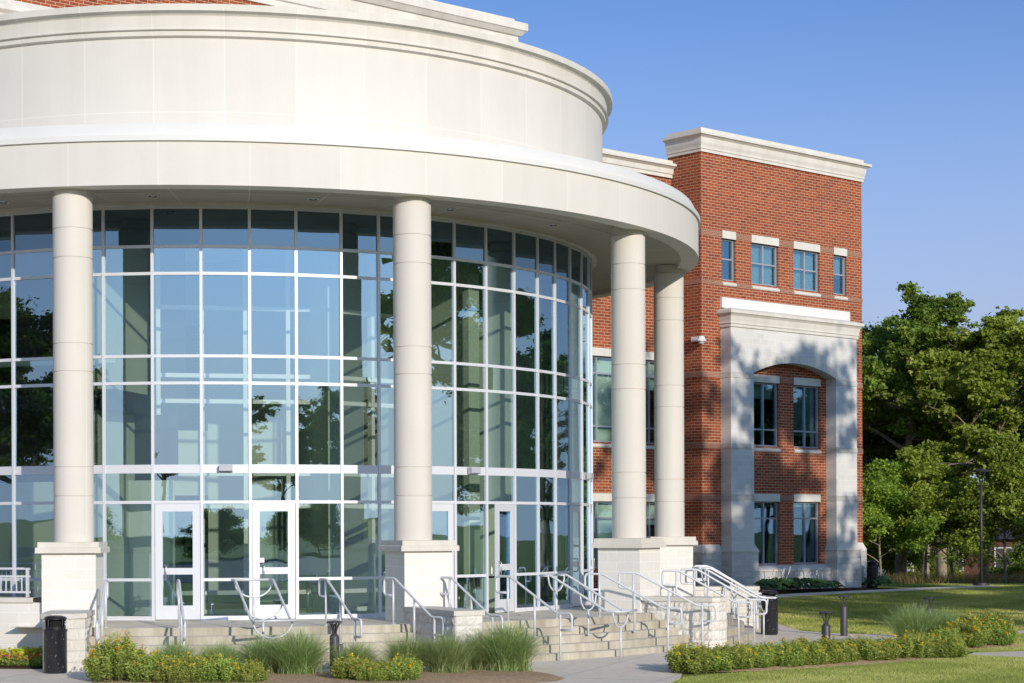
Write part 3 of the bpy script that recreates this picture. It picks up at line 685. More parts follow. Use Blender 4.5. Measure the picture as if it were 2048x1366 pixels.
# stone portal
PO = 0.46
def arch_z(d_):
    c = 4.455; hs = 2.28; rise = 0.44; rr = (hs * hs + rise * rise) / (2 * rise)
    return 7.95 + math.sqrt(max(0, rr * rr - (d_ - c) ** 2)) - (rr - rise)
pt = MB(); x0, x1, j0, j1 = 0.98, 7.95, 2.175, 6.735
for a, b_ in ((x0, j0), (j1, x1)):
    pt.face([tuple(fp(a, PO, 1.7)), tuple(fp(b_, PO, 1.7)), tuple(fp(b_, PO, 9.5)), tuple(fp(a, PO, 9.5))])
nseg = 28; ds = [j0 + (j1 - j0) * i / nseg for i in range(nseg + 1)]
intr = MB()
for i in range(nseg):
    a, b_ = ds[i], ds[i + 1]; za, zb = arch_z(a), arch_z(b_)
    pt.face([tuple(fp(a, PO, za)), tuple(fp(b_, PO, zb)), tuple(fp(b_, PO, 9.5)), tuple(fp(a, PO, 9.5))])
    intr.face([tuple(fp(a, PO, za)), tuple(fp(a, 0, za)), tuple(fp(b_, 0, zb)), tuple(fp(b_, PO, zb))], smooth=True)
pt.face([tuple(fp(x0, 0, 1.7)), tuple(fp(x0, PO, 1.7)), tuple(fp(x0, PO, 9.5)), tuple(fp(x0, 0, 9.5))])
pt.face([tuple(fp(x1, PO, 1.7)), tuple(fp(x1, 0, 1.7)), tuple(fp(x1, 0, 9.5)), tuple(fp(x1, PO, 9.5))])
pt.face([tuple(fp(j0, PO, 1.7)), tuple(fp(j0, 0, 1.7)), tuple(fp(j0, 0, 7.95)), tuple(fp(j0, PO, 7.95))])
pt.face([tuple(fp(j1, 0, 1.7)), tuple(fp(j1, PO, 1.7)), tuple(fp(j1, PO, 7.95)), tuple(fp(j1, 0, 7.95))])
portal = part(pt, 'stone_portal', 'ashlar'); part(intr, 'arch_underside', 'trim', portal)
vs = MB()
for i in range(11):
    a, b_ = j0 + (j1 - j0) * i / 11, j0 + (j1 - j0) * (i + 1) / 11; c = 4.455
    for sub in range(3):
        q0, q1 = a + (b_ - a) * (sub / 3) + (0.012 if sub == 0 else 0), a + (b_ - a) * ((sub + 1) / 3)
        e0, e1 = c + (q0 - c) * 1.04, c + (q1 - c) * 1.04
        F = [fp(q0, PO, arch_z(q0) - 0.004), fp(q1, PO, arch_z(q1) - 0.004), fp(e1, PO, arch_z(q1) + 0.27), fp(e0, PO, arch_z(q0) + 0.27)]
        fr_ = [p + N * 0.014 for p in F]; vs.face(fr_)
        for k in range(4): j = (k + 1) % 4; vs.face([F[k], F[j], fr_[j], fr_[k]])
part(vs, 'arch_stone', 'trim', portal)
# rough-dressed bands on the portal piers
for z0, z1 in ((7.72, 7.92), (5.26, 5.46), (3.50, 3.70)):
    for a, b_ in ((x0, j0), (j1, x1)):
        part(MB().box(fp(a - 0.012, 0.0, z0), T * (b_ - a + 0.024), N * (PO + 0.012), (0, 0, z1 - z0)), 'stone_band', 'rustic', portal)
pc = MB().sweep([tuple(fp(x0, 0)[:2]), tuple(fp(x0, PO)[:2]), tuple(fp(x1, PO)[:2]), tuple(fp(x1, 0)[:2])],
    [(0.0, 9.48), (0.05, 9.48), (0.05, 9.57), (0.08, 9.59), (0.08, 9.63), (0.06, 9.64), (0.10, 9.85), (0.16, 9.92), (0.20, 9.94), (0.20, 10.03), (0.17, 10.05), (0.0, 10.12), (-PO + 0.05, 10.20)])
part(pc, 'portal_cornice', 'trim', portal)
pp = MB(); pp.box(fp(0.95, 0.0, 10.16), T * 7.09, N * 0.10, (0, 0, 0.36)); part(pp, 'portal_parapet', 'metal_roof', portal)
# rusticated plinth
pl = MB()
def plinth(m, d0, d1, off, top=1.99, led=1.70, back=-0.02, proud=0.10, lo=0.0):
    m.box(fp(d0 - proud, back, lo), T * (d1 - d0 + 2 * proud), N * (off + proud - back), (0, 0, led - lo))
def ledge(m, d0, d1, off, led=1.70, top=1.86, proud=0.12):
    p = [fp(d0 - proud, 0), fp(d0 - proud, off + proud), fp(d1 + proud, off + proud), fp(d1 + proud, 0)]
    m.sweep([tuple(fp(d0, 0)[:2]), tuple(fp(d0, off)[:2]), tuple(fp(d1, off)[:2]), tuple(fp(d1, 0)[:2])], [(proud, led), (proud, led + 0.03), (0.0, top + 0.12)])
plinth(pl, x0, j0, PO); plinth(pl, j1, x1, PO)
pl.box(fp(-0.1, -1.6, 0), T * (x0 - 0.1 + 0.1), N * 1.7, (0, 0, 1.70)); pl.box(fp(x1 + 0.1, -1.6, 0), T * (BW + 0.1 - x1 - 0.1), N * 1.7, (0, 0, 1.70))
pl.box(fp(j0 + 0.1, -0.1, 0), T * (j1 - j0 - 0.2), N * 0.35, (0, 0, 0.98))
plo = part(pl, 'stone_plinth', 'rustic')
lg = MB(); ledge(lg, x0, j0, PO); ledge(lg, j1, x1, PO)
lg.sweep([tuple(fp(0, -1.5)[:2]), tuple(fp(0)[:2]), tuple(fp(x0 - 0.1)[:2])], [(0.1, 1.70), (0.1, 1.73), (0.0, 1.97)])
lg.sweep([tuple(fp(x1 + 0.1)[:2]), tuple(fp(BW)[:2]), tuple(fp(BW, -1.5)[:2])], [(0.1, 1.70), (0.1, 1.73), (0.0, 1.97)])
lg.sweep([tuple(fp(j0 + 0.1, 0)[:2]), tuple(fp(j1 - 0.1, 0)[:2])], [(0.25, 0.98), (0.28, 1.0), (0.28, 1.06), (0.0, 1.20)])
part(lg, 'plinth_ledge', 'cap', plo)

# brick wing behind the rotunda
WO = -1.39
wh = [(-5.3, -2.3, 5.44, 8.33), (-1.75, -0.35, 5.44, 8.33), (-5.3, -2.3, 1.2, 3.45), (-1.75, -0.35, 1.2, 3.45)]
wg = MB(); WK = K + N * WO; wall_cells(wg, WK, T, -34, 0.0, 0.0, 14.72, wh, n2=N)
part(wg, 'brick_wing_wall', 'brick')
for k, h in enumerate(wh):
    hs = [7.76, 5.98] if h[2] > 5 else [2.9, 1.9]
    vsx = [-3.58, -4.6] if h[0] < -2 else [-1.05]
    window(WK, T, N, *h, vsx, hs, blind=1.0 if h[0] < -2 else 0.35, sill=h[2] > 5)
part(MB().sweep([tuple(fp(-34, WO)[:2]), tuple(fp(-0.02, WO)[:2])], [(0.0, 14.70), (0.08, 14.70), (0.08, 14.82), (0.12, 14.83), (0.14, 15.0), (0.24, 15.07), (0.28, 15.08), (0.28, 15.17), (0.1, 15.18), (0.1, 15.30), (-0.3, 15.31)]), 'wing_cornice', 'trim')
r2 = MB(); r2.face([tuple(fp(-34, WO, 14.9)), tuple(fp(0, WO, 14.9)), tuple(fp(0, WO - 11, 14.9)), tuple(fp(-34, WO - 11, 14.9))])
part(r2, 'wing_roof', 'metal_roof')
# tall brick hall rising behind
PH2 = R(41); T2 = Vector((math.cos(PH2), math.sin(PH2), 0)); N2 = Vector((math.sin(PH2), -math.cos(PH2), 0)); P2 = Vector((-11.5, 56.6, 0))
def q2(d_, off=0.0, z=0.0): return P2 + T2 * d_ + N2 * off + Vector((0, 0, z))
hw = MB(); E2 = 15.45
hw.face([tuple(q2(-22, 0, 12)), tuple(q2(E2, 0, 12)), tuple(q2(E2, 0, 20.2)), tuple(q2(-22, 0, 20.2))]); hw.face([tuple(q2(E2, 0, 12)), tuple(q2(E2, -14, 12)), tuple(q2(E2, -14, 20.2)), tuple(q2(E2, 0, 20.2))])
part(hw, 'hall_wall', 'brick')
path2 = [tuple(q2(-22)[:2]), tuple(q2(E2)[:2]), tuple(q2(E2, -14)[:2])]
part(MB().sweep(path2, [(0.0, 19.10), (0.06, 19.10), (0.06, 19.28), (0.12, 19.32), (0.12, 19.50), (0.09, 19.52), (0.09, 19.82), (0.16, 19.83), (0.30, 19.98), (0.34, 20.0), (0.34, 20.26), (0.0, 20.30), (0.0, 20.44), (-0.4, 20.45)]), 'hall_cornice', 'trim')
part(MB().sweep(path2, [(0.0, 16.9), (0.08, 16.9), (0.08, 17.25), (0.2, 17.35), (0.2, 17.5), (0.16, 17.52), (0.0, 17.70)]), 'hall_belt', 'trim')

# ------------------------------------------------------------------ steps
st = thing('entrance_steps', 'wide concrete steps curving round the front of the rotunda', 'stairs', (CX, CY, 0))
RS = [11.42, 11.69, 11.96, 12.23, 12.50]
for k, r in enumerate(RS):
    z1 = 0.75 - 0.15 * k; z0 = z1 - 0.15
    prof = [(r, z0), (r, z1 - 0.012), (r - 0.012, z1)]
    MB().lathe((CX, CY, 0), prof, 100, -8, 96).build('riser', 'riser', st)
    inner_r = RS[k - 1] if k else 8.4
    MB().lathe((CX, CY, 0), [(r - 0.012, z1), (inner_r, z1)], 100, -8 if k else -14, 96).build('tread' if k else 'landing', 'steps', st)

# cheek walls running out from the pedestals
def cheek(x, y, ang, label, w=0.62, L=1.7, ztop=1.0, c=0.10, rough=None):
    o = Vector((x, y, 0)); a = R(ang); ex = Vector((math.cos(a), math.sin(a), 0)); en = Vector((math.sin(a), -math.cos(a), 0))
    t_ = thing('stone_wall', label, 'wall', tuple(o), 0, 'low stone walls beside the steps')
    def outline(g_):
        return [o - ex * (w / 2 + g_), o - ex * (w / 2 + g_) + en * (L - c + g_), o - ex * (w / 2 - c + g_ * 0.3) + en * (L + g_), o + ex * (w / 2 - c + g_ * 0.3) + en * (L + g_), o + ex * (w / 2 + g_) + en * (L - c + g_), o + ex * (w / 2 + g_)]
    m = MB().extrude([tuple(p[:2]) for p in outline(0.0)], 0.0, ztop); pl_ = outline(0.0); rg = random.Random(int(ang * 10) + 5)
    for i in range(5):
        a_, b_ = pl_[i], pl_[i + 1]; d_ = b_ - a_; ll = d_.length; d_ = d_ / ll; o_ = Vector((-d_.y, d_.x, 0))
        if o_.dot((a_ + b_) / 2 - (o + en * L / 2)) < 0: o_ = -o_
        if rough is not None and i not in rough: continue
        row = 0; z = 0.0
        while z < ztop - 0.05:
            h = min(0.2, ztop - z); x = -0.2 if row % 2 else 0.0
            while x < ll - 0.01:
                x0, x1 = max(0, x), min(ll, x + 0.4)
                if x1 - x0 > 0.03:
                    nx, nz = max(2, int((x1 - x0) / 0.055)), 4; G = [[None] * (nz + 1) for _ in range(nx + 1)]
                    for p in range(nx + 1):
                        for q in range(nz + 1):
                            ed = p in (0, nx) or q in (0, nz); w_ = 0.003 if ed else rg.uniform(0.008, 0.034)
                            G[p][q] = a_ + d_ * (x0 + (x1 - x0) * p / nx) + o_ * w_ + Vector((0, 0, z + h * q / nz))
                    for p in range(nx):
                        for q in range(nz): m.face([G[p][q], G[p + 1][q], G[p + 1][q + 1], G[p][q + 1]], uv=[(x0 + (x1 - x0) * (p + u_) / nx + (0.2 if row % 2 else 0) , z + h * (q + v_) / nz) for u_, v_ in ((0, 0), (1, 0), (1, 1), (0, 1))])
                x += 0.4
            z += 0.2; row += 1
    m.build('wall_body', 'split', t_)
    MB().extrude([tuple(p[:2]) for p in outline(0.03)], ztop, ztop + 0.09).build('wall_cap', 'cap', t_)
cheek(-8.22, 35.55, 7, 'low stone wall behind the litter bin at far left, in front of the first column', 0.75, 1.72, 0.98, 0.2, rough=(4,))
_p = pol(25.8, 11.05); cheek(_p.x, _p.y, 26.5, 'low rough stone wall in front of the second column pedestal', 0.56, 2.35, 0.98, 0.02)
_p = pol(59.5, 11.05); cheek(_p.x, _p.y, 59.5, 'low rough stone wall in front of the third column pedestal, between two flights of steps', 0.62, 1.8, 1.0, 0.12)
_p = pol(94.5, 11.05); cheek(_p.x, _p.y, 94.5, 'low stone wall at far end of the steps behind the right litter bin', 0.62, 1.75, 1.0, 0.12)
# planter wall at the left
pw = thing('planter_wall', 'pale block retaining wall with flower bed below, left of the first column', 'wall', tuple(pol(-28, 10.9)))
MB().lathe((CX, CY, 0), [(10.72, 1.20), (10.72, 0), (11.05, 0), (11.05, 1.20)], 24, -43, -9.5, uscale=0.19).build('wall_body', 'block', pw)
MB().lathe((CX, CY, 0), [(10.68, 1.20), (11.09, 1.20), (11.09, 1.29), (10.68, 1.29)], 24, -43, -12.3, uscale=0.19, closed_prof=True).build('wall_cap', 'cap', pw)
gr = thing('guard_rail', 'white metal guard rail with upright bars standing behind planter wall', 'railing', tuple(pol(-28, 10.6, 0.75)))
rl = MB().lathe((CX, CY, 0), [(10.56, 1.36), (10.60, 1.36), (10.60, 1.40), (10.56, 1.40)], 20, -42, -14, closed_prof=True)
for z in (1.68, 1.83): rl.lathe((CX, CY, 0), [(10.56, z - 0.02), (10.60, z - 0.02), (10.60, z + 0.02), (10.56, z + 0.02)], 20, -42, -14, closed_prof=True)
rl.build('rail', 'rail', gr)
for i in range(46):
    th = -41.8 + i * 0.61; p = pol(th, 10.58, 1.38)
    MB().cbox(p, 0.02, 0.02, 0.31, R(th)).build('baluster', 'rail', gr)
for th in (-41.5, -28, -14.3): MB().cbox(pol(th, 10.58, 0.75), 0.05, 0.05, 1.1, R(th)).build('post', 'rail', gr)

# ------------------------------------------------------------------ handrails
def arc(p0, p1, p2, n=5):
    """rounded corner p0-p1-p2 (quadratic)"""
    p0, p1, p2 = map(Vector, (p0, p1, p2)); return [p0 * (1 - t) ** 2 + p1 * 2 * t * (1 - t) + p2 * t * t for t in [i / n for i in range(n + 1)]]
RR = 0.024
def rail_pts(x=0.0):
    # local frame: -Y is outward (down the stairs); y = -(r)
    A = (x, -11.10, 1.62); B = (x, -11.42, 1.62); Cc = (x, -12.58, 0.93); Dd = (x, -13.0, 0.93)
    return A, B, Cc, Dd
def rail_frame(px_top, px_bot):
    """bearing of the rail from the bearings of its top and foot on the steps"""
    p, q = pol(px_top, 11.38), pol(px_bot, 12.66); d = q - p
    return p, math.atan2(d.x, -d.y), d.length
def single_rail(tt, tb, label):
    p, ang, L = rail_frame(tt, tb)
    t_ = thing('handrail', label, 'handrail', tuple(p), ang, 'metal handrails on the steps')
    y0 = -11.38; S = L / 1.28
    f = lambda q: (q[0], (q[1] - y0) * (S if q[1] < y0 and q[1] > -12.67 else 1.0) - (0 if q[1] > -12.67 else (S - 1) * 1.28), q[2])
    m = MB()
    pts = [(0, -11.36, 1.30), (0, -11.22, 1.30)] + arc((0, -11.16, 1.30), (0, -11.08, 1.30), (0, -11.08, 1.38)) + arc((0, -11.08, 1.54), (0, -11.08, 1.62), (0, -11.16, 1.62)) + \
          arc((0, -11.38, 1.62), (0, -11.43, 1.62), (0, -11.48, 1.59), 3) + arc((0, -12.53, 0.96), (0, -12.58, 0.93), (0, -12.64, 0.93), 3) + \
          arc((0, -12.86, 0.93), (0, -12.94, 0.93), (0, -12.94, 0.85)) + arc((0, -12.94, 0.69), (0, -12.94, 0.61), (0, -12.86, 0.61)) + [(0, -12.68, 0.61)]
    m.tube([f(q) for q in pts], RR, 10); m.build('rail', 'rail', t_, world_=False)
    for y, z0, z1 in ((-11.38, 0.75, 1.61), (-12.04, 0.45, 1.24), (-12.66, 0.0, 0.92)):
        y = f((0, y, 0))[1]
        MB().tube([(0, y, z0), (0, y, z1)], 0.0225, 10).build('post', 'rail', t_, world_=False)
        MB().tube([(0, y, z0), (0, y, z0 + 0.012)], 0.045, 12).build('post_base', 'rail', t_, world_=False)
    return t_
def double_rail(tt, tb, label):
    p, ang, L = rail_frame(tt, tb)
    t_ = thing('double_handrail', label, 'handrail', tuple(p), ang, 'double metal handrails with looped supports')
    w = 0.36; S = L / 1.28; g = lambda y: (y + 11.38) * S
    for x in (-w, w):
        m = MB(); m.tube([(x, g(-11.2), 1.62), (x, g(-11.40), 1.62)] + arc((x, g(-11.40), 1.62), (x, g(-11.44), 1.62), (x, g(-11.48), 1.59), 3) + arc((x, g(-12.53), 0.96), (x, g(-12.58), 0.93), (x, g(-12.64), 0.93), 3) + [(x, g(-12.86), 0.93)], RR, 10)
        m.build('rail', 'rail', t_, world_=False)
    for y, z in ((-11.2, 1.62), (-12.86, 0.93)): MB().tube([(-w - 0.02, g(y), z), (w + 0.02, g(y), z)], RR, 10).build('cross_bar', 'rail', t_, world_=False)
    for y, zt, z0 in ((-11.38, 1.60, 0.75), (-12.04, 1.23, 0.45), (-12.70, 0.91, 0.0)):
        U = [(w * math.cos(math.pi * k / 14), g(y), zt - 0.30 * math.sin(math.pi * k / 14)) for k in range(15)]
        MB().tube(U, 0.018, 8).build('loop', 'rail', t_, world_=False)
        MB().tube([(0, g(y), z0), (0, g(y), zt - 0.30)], 0.0225, 10).build('post', 'rail', t_, world_=False)
        MB().tube([(0, g(y), z0), (0, g(y), z0 + 0.012)], 0.045, 12).build('post_base', 'rail', t_, world_=False)
    return t_
RAILS = [(-4.48, -3.37), (2.37, 3.53), (9.28, 10.62), (16.06, 17.39), (22.65, 24.27), (28.53, 29.69), (35.16, 36.66), (41.38, 43.6), (47.74, 50.66), (53.75, 56.86), (64, 66), (70.7, 72.5), (77.4, 79.5), (84.2, 86), (90.4, 91.5)]
LB = ['single handrail nearest the left litter bin, beside first column pedestal', 'single handrail seen end-on in front of the left white door', 'single handrail just right of the dark bollard light among the grasses, left flight',
      'single handrail in front of the second column pedestal, left of its low wall', 'single handrail rising right of the second column pedestal, just behind its low wall', 'single handrail in front of the door standing ajar',
      'single handrail right of the double one on the middle flight', 'single handrail against the rough stone wall of third pedestal, casting its shadow on it',
      'single handrail emerging behind the third pedestal low wall', 'single handrail second from third pedestal on the far right flight', 'single handrail next behind the double one on the far right flight', 'farthest single handrail, beside the right litter bin']
LD = ['double handrail with looped supports in front of the right white door', 'double handrail with looped supports in the middle of central flight', 'double handrail with looped supports on the far right flight, seen from the side']
k = 0
for i, (tt, tb) in enumerate(RAILS):
    if i % 5 == 2: double_rail(tt, tb, LD[i // 5])
    else: single_rail(tt, tb, LB[k]); k += 1

# ------------------------------------------------------------------ litter bins, bollards, lamp, camera
def litter_bin(loc, rz, label, square=False):
    t_ = thing('litter_bin', label, 'litter bin', loc, rz, 'black litter bins'); r = 0.2
    MB().lathe((0, 0, 0), [(0.0, 0.0), (r - 0.02, 0.0), (r - 0.01, 0.03), (r, 0.06), (r, 0.76), (r + 0.012, 0.78), (r + 0.012, 0.80), (r, 0.815), (0.0, 0.82)], 40).build('bin_body', 'binmesh' if 'binmesh' in M else 'black', t_, world_=False)
    # hood with two openings: posts left standing between them
    hd = MB()
    for a0, a1 in ((-62, 62), (118, 242)):
        hd.lathe((0, 0, 0), [(r - 0.02, 0.815), (r - 0.02, 0.86)], 16, a0, a1)
    for a0, a1 in ((62, 118), (242, 298)):
        hd.lathe((0, 0, 0), [(r - 0.02, 0.815), (r - 0.015, 0.99)], 10, a0, a1); hd.lathe((0, 0, 0), [(r - 0.045, 0.99), (r - 0.045, 0.815)], 10, a0, a1)
    hd.lathe((0, 0, 0), [(r - 0.03, 0.985), (r, 0.985), (r, 1.01), (r - 0.03, 1.035), (0.1, 1.055), (0.0, 1.06)], 40)
    hd.lathe((0, 0, 0), [(r - 0.03, 0.985), (0.0, 0.97)], 40)
    hd.build('hood', 'black', t_, world_=False)
    MB().lathe((0, 0, 0), [(0.12, 0.82), (0.12, 0.985)], 24).build('liner', 'hole', t_, world_=False)
    st_ = MB(); a = R(40)
    for s1 in (0, 1, 2):
        b0 = a + s1 * 0.13; 
    e = MB(); q = Vector((math.sin(R(75)), -math.cos(R(75)), 0)) * (r - 0.012); ex = Vector((math.cos(R(75)), math.sin(R(75)), 0))
    for k in range(3):
        an = R(90 + 120 * k); c = q + ex * (0.03 * math.cos(an)) + Vector((0, 0, 0.91 + 0.03 * math.sin(an)))
        d1 = ex * math.cos(an + R(90)) + Vector((0, 0, math.sin(an + R(90))))
        e.tube([c - d1 * 0.02, c + d1 * 0.02], 0.008, 6)
    e.build('recycling_mark', 'plastic', t_, world_=False)
    return t_
def bin_mesh():
    m, nt, b = new_mat('perforated_black_steel'); b.inputs['Roughness'].default_value = 0.25; b.inputs['Base Color'].default_value = (0.012, 0.012, 0.015, 1)
    tc = node(nt, 'ShaderNodeUVMap'); mp = node(nt, 'ShaderNodeMapping'); mp.inputs['Scale'].default_value = (0.18, 52, 1)
    nt.links.new(tc.outputs[0], mp.inputs[0]); v = node(nt, 'ShaderNodeTexVoronoi'); v.inputs['Scale'].default_value = 1.0; v.inputs['Randomness'].default_value = 0.15; nt.links.new(mp.outputs[0], v.inputs['Vector'])
    k = mth(nt, 'LESS_THAN', v.outputs['Distance'], 0.28)
    n = noise(nt, 26, 3); sp = mth(nt, 'GREATER_THAN', n, 0.66)
    c = mixc(nt, k, (0.009, 0.009, 0.011), (0.035, 0.035, 0.042)); c = mixc(nt, mth(nt, 'MULTIPLY', sp, 0.5), c, (0.3, 0.3, 0.32)); nt.links.new(c, b.inputs['Base Color']); return m
M['binmesh'] = bin_mesh()
litter_bin((-8.08, 33.6, 0.0), R(8), 'black perforated litter bin at far left beside the flower bed')
litter_bin((6.12, 45.2, 0.0), R(-25), 'black litter bin at right end of the steps by the lawn')
litter_bin((13.3, 70.2, 0.26), R(10), 'black litter bin at the far right corner of the brick block')
def bollard(loc, label):
    t_ = thing('bollard_light', label, 'bollard light', loc, 0, 'dark bollard lights')
    MB().lathe((0, 0, 0), [(0.0, 0), (0.085, 0), (0.085, 0.66), (0.075, 0.69), (0.05, 0.71), (0.03, 0.74), (0.0, 0.74)], 24).build('shaft', 'bronze', t_, world_=False)
    MB().tube([(0, 0, 0.72), (0, 0, 0.90)], 0.016, 8).build('stem', 'bronze', t_, world_=False)
    for k in range(6):
        a = k * math.pi / 3 + 0.3; u = Vector((math.cos(a), math.sin(a), 0)); w = Vector((-u.y, u.x, 0)) * 0.012
        m = MB(); pr = [(0.045, 0.68), (0.038, 0.74), (0.05, 0.80), (0.085, 0.87), (0.135, 0.92)]
        for i in range(4):
            r0, z0 = pr[i]; r1, z1 = pr[i + 1]
            a0 = u * r0 + Vector((0, 0, z0)); a1 = u * r1 + Vector((0, 0, z1)); dn = Vector((u.x * (z1 - z0), u.y * (z1 - z0), -(r1 - r0))).normalized() * 0.006
            m.face([a0 - w + dn, a0 + w + dn, a1 + w + dn, a1 - w + dn]); m.face([a0 + w - dn, a0 - w - dn, a1 - w - dn, a1 + w - dn])
            m.face([a0 + w + dn, a0 + w - dn, a1 + w - dn, a1 + w + dn]); m.face([a0 - w - dn, a0 - w + dn, a1 - w + dn, a1 - w - dn])
        m.build('fin', 'bronze', t_, world_=False)
    MB().lathe((0, 0, 0), [(0.0, 0.912), (0.13, 0.918), (0.14, 0.93), (0.135, 0.94), (0.03, 0.955), (0.0, 0.955)], 28).build('hood', 'bronze', t_, world_=False)
bollard((-3.13, 33.4, 0), 'dark bollard light among the ornamental grasses in front of the steps')
bollard((5.99, 36.3, 0), 'dark bollard light rising out of the yellow flowering hedge at right')
bollard((7.80, 44.7, 0), 'dark bollard light standing on the lawn edge, upper left of the right hedge')
bollard((9.50, 43.3, 0), 'dark bollard light half hidden behind the big grass clump at right')
lp = thing('lamp_post', 'tall slim dark lamp post on the lawn in front of the trees', 'lamp post', (18.15, 73.5, 0.24))
MB().lathe((0, 0, 0), [(0, 0), (0.32, 0), (0.32, 0.13), (0.0, 0.14)], 4).build('base', 'bronze', lp, world_=False)
MB().tube([(0, 0, 0.13), (0, 0, 4.1)], 0.07, 12, radii=[0.06, 0.05]).build('pole', 'bronze', lp, world_=False)
for k in range(4):
    a = k * math.pi / 2 + 0.5; MB().tube([(0.05 * math.cos(a), 0.05 * math.sin(a), 4.05), (0.10 * math.cos(a), 0.10 * math.sin(a), 4.25), (0.26 * math.cos(a), 0.26 * math.sin(a), 4.42)], 0.018, 6).build('arm', 'bronze', lp, world_=False)
MB().lathe((0, 0, 0), [(0.0, 4.40), (0.36, 4.42), (0.38, 4.46), (0.30, 4.50), (0.0, 4.55)], 28).build('hood', 'bronze', lp, world_=False)
# surveillance camera on the brick corner
cc = fp(-0.0, -0.25, 9.0)
sc = thing('security_camera', 'small white security camera on the brick corner', 'security camera', tuple(cc))
m = MB(); ln = -T; m.box(cc - N * 0.12 + Vector((0, 0, -0.06)), N * 0.34, ln * 0.13, (0, 0, 0.16)); m.build('bracket', 'plastic', sc)
m = MB(); m.box(cc + ln * 0.05 + N * 0.2 + Vector((0, 0, -0.05)), N * 0.24, ln * 0.24, (0, 0, 0.12)); m.build('camera_arm', 'plastic', sc)
MB().lathe(tuple(cc + ln * 0.2 + N * 0.42), [(0.0, -0.19), (0.08, -0.17), (0.13, -0.10), (0.17, -0.08), (0.17, -0.05), (0.12, 0.0), (0.1, 0.08), (0.0, 0.1)], 20).build('dome', 'plastic', sc)

# ------------------------------------------------------------------ plants
def rot_quads(rng, P, size, flat=0.5, aspect=1.0, fold=0.0):
    """random leaf quads at points P (n,3); returns verts, faces. diamond-shaped"""
    n = len(P); s = (size * rng.uniform(0.6, 1.4, n))[:, None] if np.isscalar(size) else size[:, None]
    nr = rng.normal(size=(n, 3)); nr[:, 2] = np.abs(nr[:, 2]) + flat; nr /= np.linalg.norm(nr, axis=1)[:, None]
    a = rng.normal(size=(n, 3)); u = np.cross(nr, a); u /= np.linalg.norm(u, axis=1)[:, None]; w = np.cross(nr, u)
    v = np.stack([P - u * s, P - w * s * aspect + nr * s * fold, P + u * s, P + w * s * aspect + nr * s * fold], 1).reshape(-1, 3)
    return v, np.arange(4 * n).reshape(n, 4)
def grow(rng, h, spread, levels=3, trunk_r=0.25, first=0.35, nb=7, lean=0.05):
    """returns branch polylines (pts, radii) and leaf anchor points"""
    br = []; tips = []
    def limb(p, d, L, r, lev):
        n = 5; pts = [p.copy()]; rad = [r]; q = p.copy(); dd = d.copy()
        for i in range(n):
            dd = dd + rng.normal(size=3) * (0.16 if lev else 0.05) + np.array([0, 0, 0.06 if lev else 0.0]); dd /= np.linalg.norm(dd)
            q = q + dd * L / n; pts.append(q.copy()); rad.append(max(0.012, r * (1 - (i + 1) / n * 0.75)))
        br.append((pts, rad))
        if lev >= levels: tips.append((q.copy(), L)); tips.append((pts[3].copy(), L)); return
        kb = nb if lev == 0 else rng.integers(4, 7)
        for k in range(kb):
            f = first + (1 - first) * (k + rng.uniform(0.1, 0.9)) / kb if lev == 0 else rng.uniform(0.35, 1.0)
            i = min(n - 1, int(f * n)); b0 = pts[i] * (1 - (f * n - i)) + pts[i + 1] * (f * n - i) if f < 1 else pts[-1]
            az = rng.uniform(0, 2 * math.pi) if lev else k * 2.4 + rng.uniform(-.5, .5)
            side = np.array([math.cos(az), math.sin(az), 0.0]); el = rng.uniform(0.15, 0.9) if lev == 0 else rng.uniform(-0.2, 0.7)
            d2 = side * 1.0 + dd * (0.4 if lev else 0.0) + np.array([0, 0, el]); d2 /= np.linalg.norm(d2)
            L2 = (spread * (1.15 - 0.55 * f) if lev == 0 else L * 0.55) * rng.uniform(0.75, 1.2)
            limb(b0, d2, L2, rad[i] * 0.55, lev + 1)
        if lev == 0: limb(pts[-1], dd, spread * 0.45, rad[-1], 1)
    limb(np.zeros(3), np.array([rng.normal() * lean, rng.normal() * lean, 1.0]), h * 0.8, trunk_r, 0)
    return br, tips
HT = {}; HTL = []
def tree_proto(seed, h, spread, mat, nleaf, leaf=0.13, first=0.35, nb=7, tr=0.25, cl=0.55, levels=3):
    rng = np.random.default_rng(seed); br, tips = grow(rng, h, spread, levels, tr, first, nb)
    root = bpy.data.objects.new('tree', None); COL.objects.link(root)
    m = MB()
    for pts, rad in br: m.tube([tuple(p) for p in pts], 0.1, 7 if rad[0] > 0.08 else 4, cap=False, radii=rad)
    m.build('trunk', 'bark', root, world_=False)
    per = max(4, nleaf // len(tips)); P = []; V = []
    for p, L in tips:
        # small dense clumps with gaps between them
        k = int(per * rng.uniform(0.3, 1.8)); c = p + rng.normal(size=3) * 0.1; sg = np.array([cl, cl, cl * 0.5]) * rng.uniform(0.6, 1.2)
        P.append(c + rng.normal(size=(k, 3)) * sg); V.append(np.clip(rng.normal(0.5, 0.2) + rng.normal(0, 0.15, k), 0, 1))
    P = np.concatenate(P); V = np.concatenate(V); v, f = rot_quads(rng, P, leaf, 0.4, 0.7, 0.2)
    fast_mesh('crown', v, f, mat, V, root); HT[id(root)] = float(np.percentile(P[:, 2], 99.7)); HTL.append(HT[id(root)])
    return root
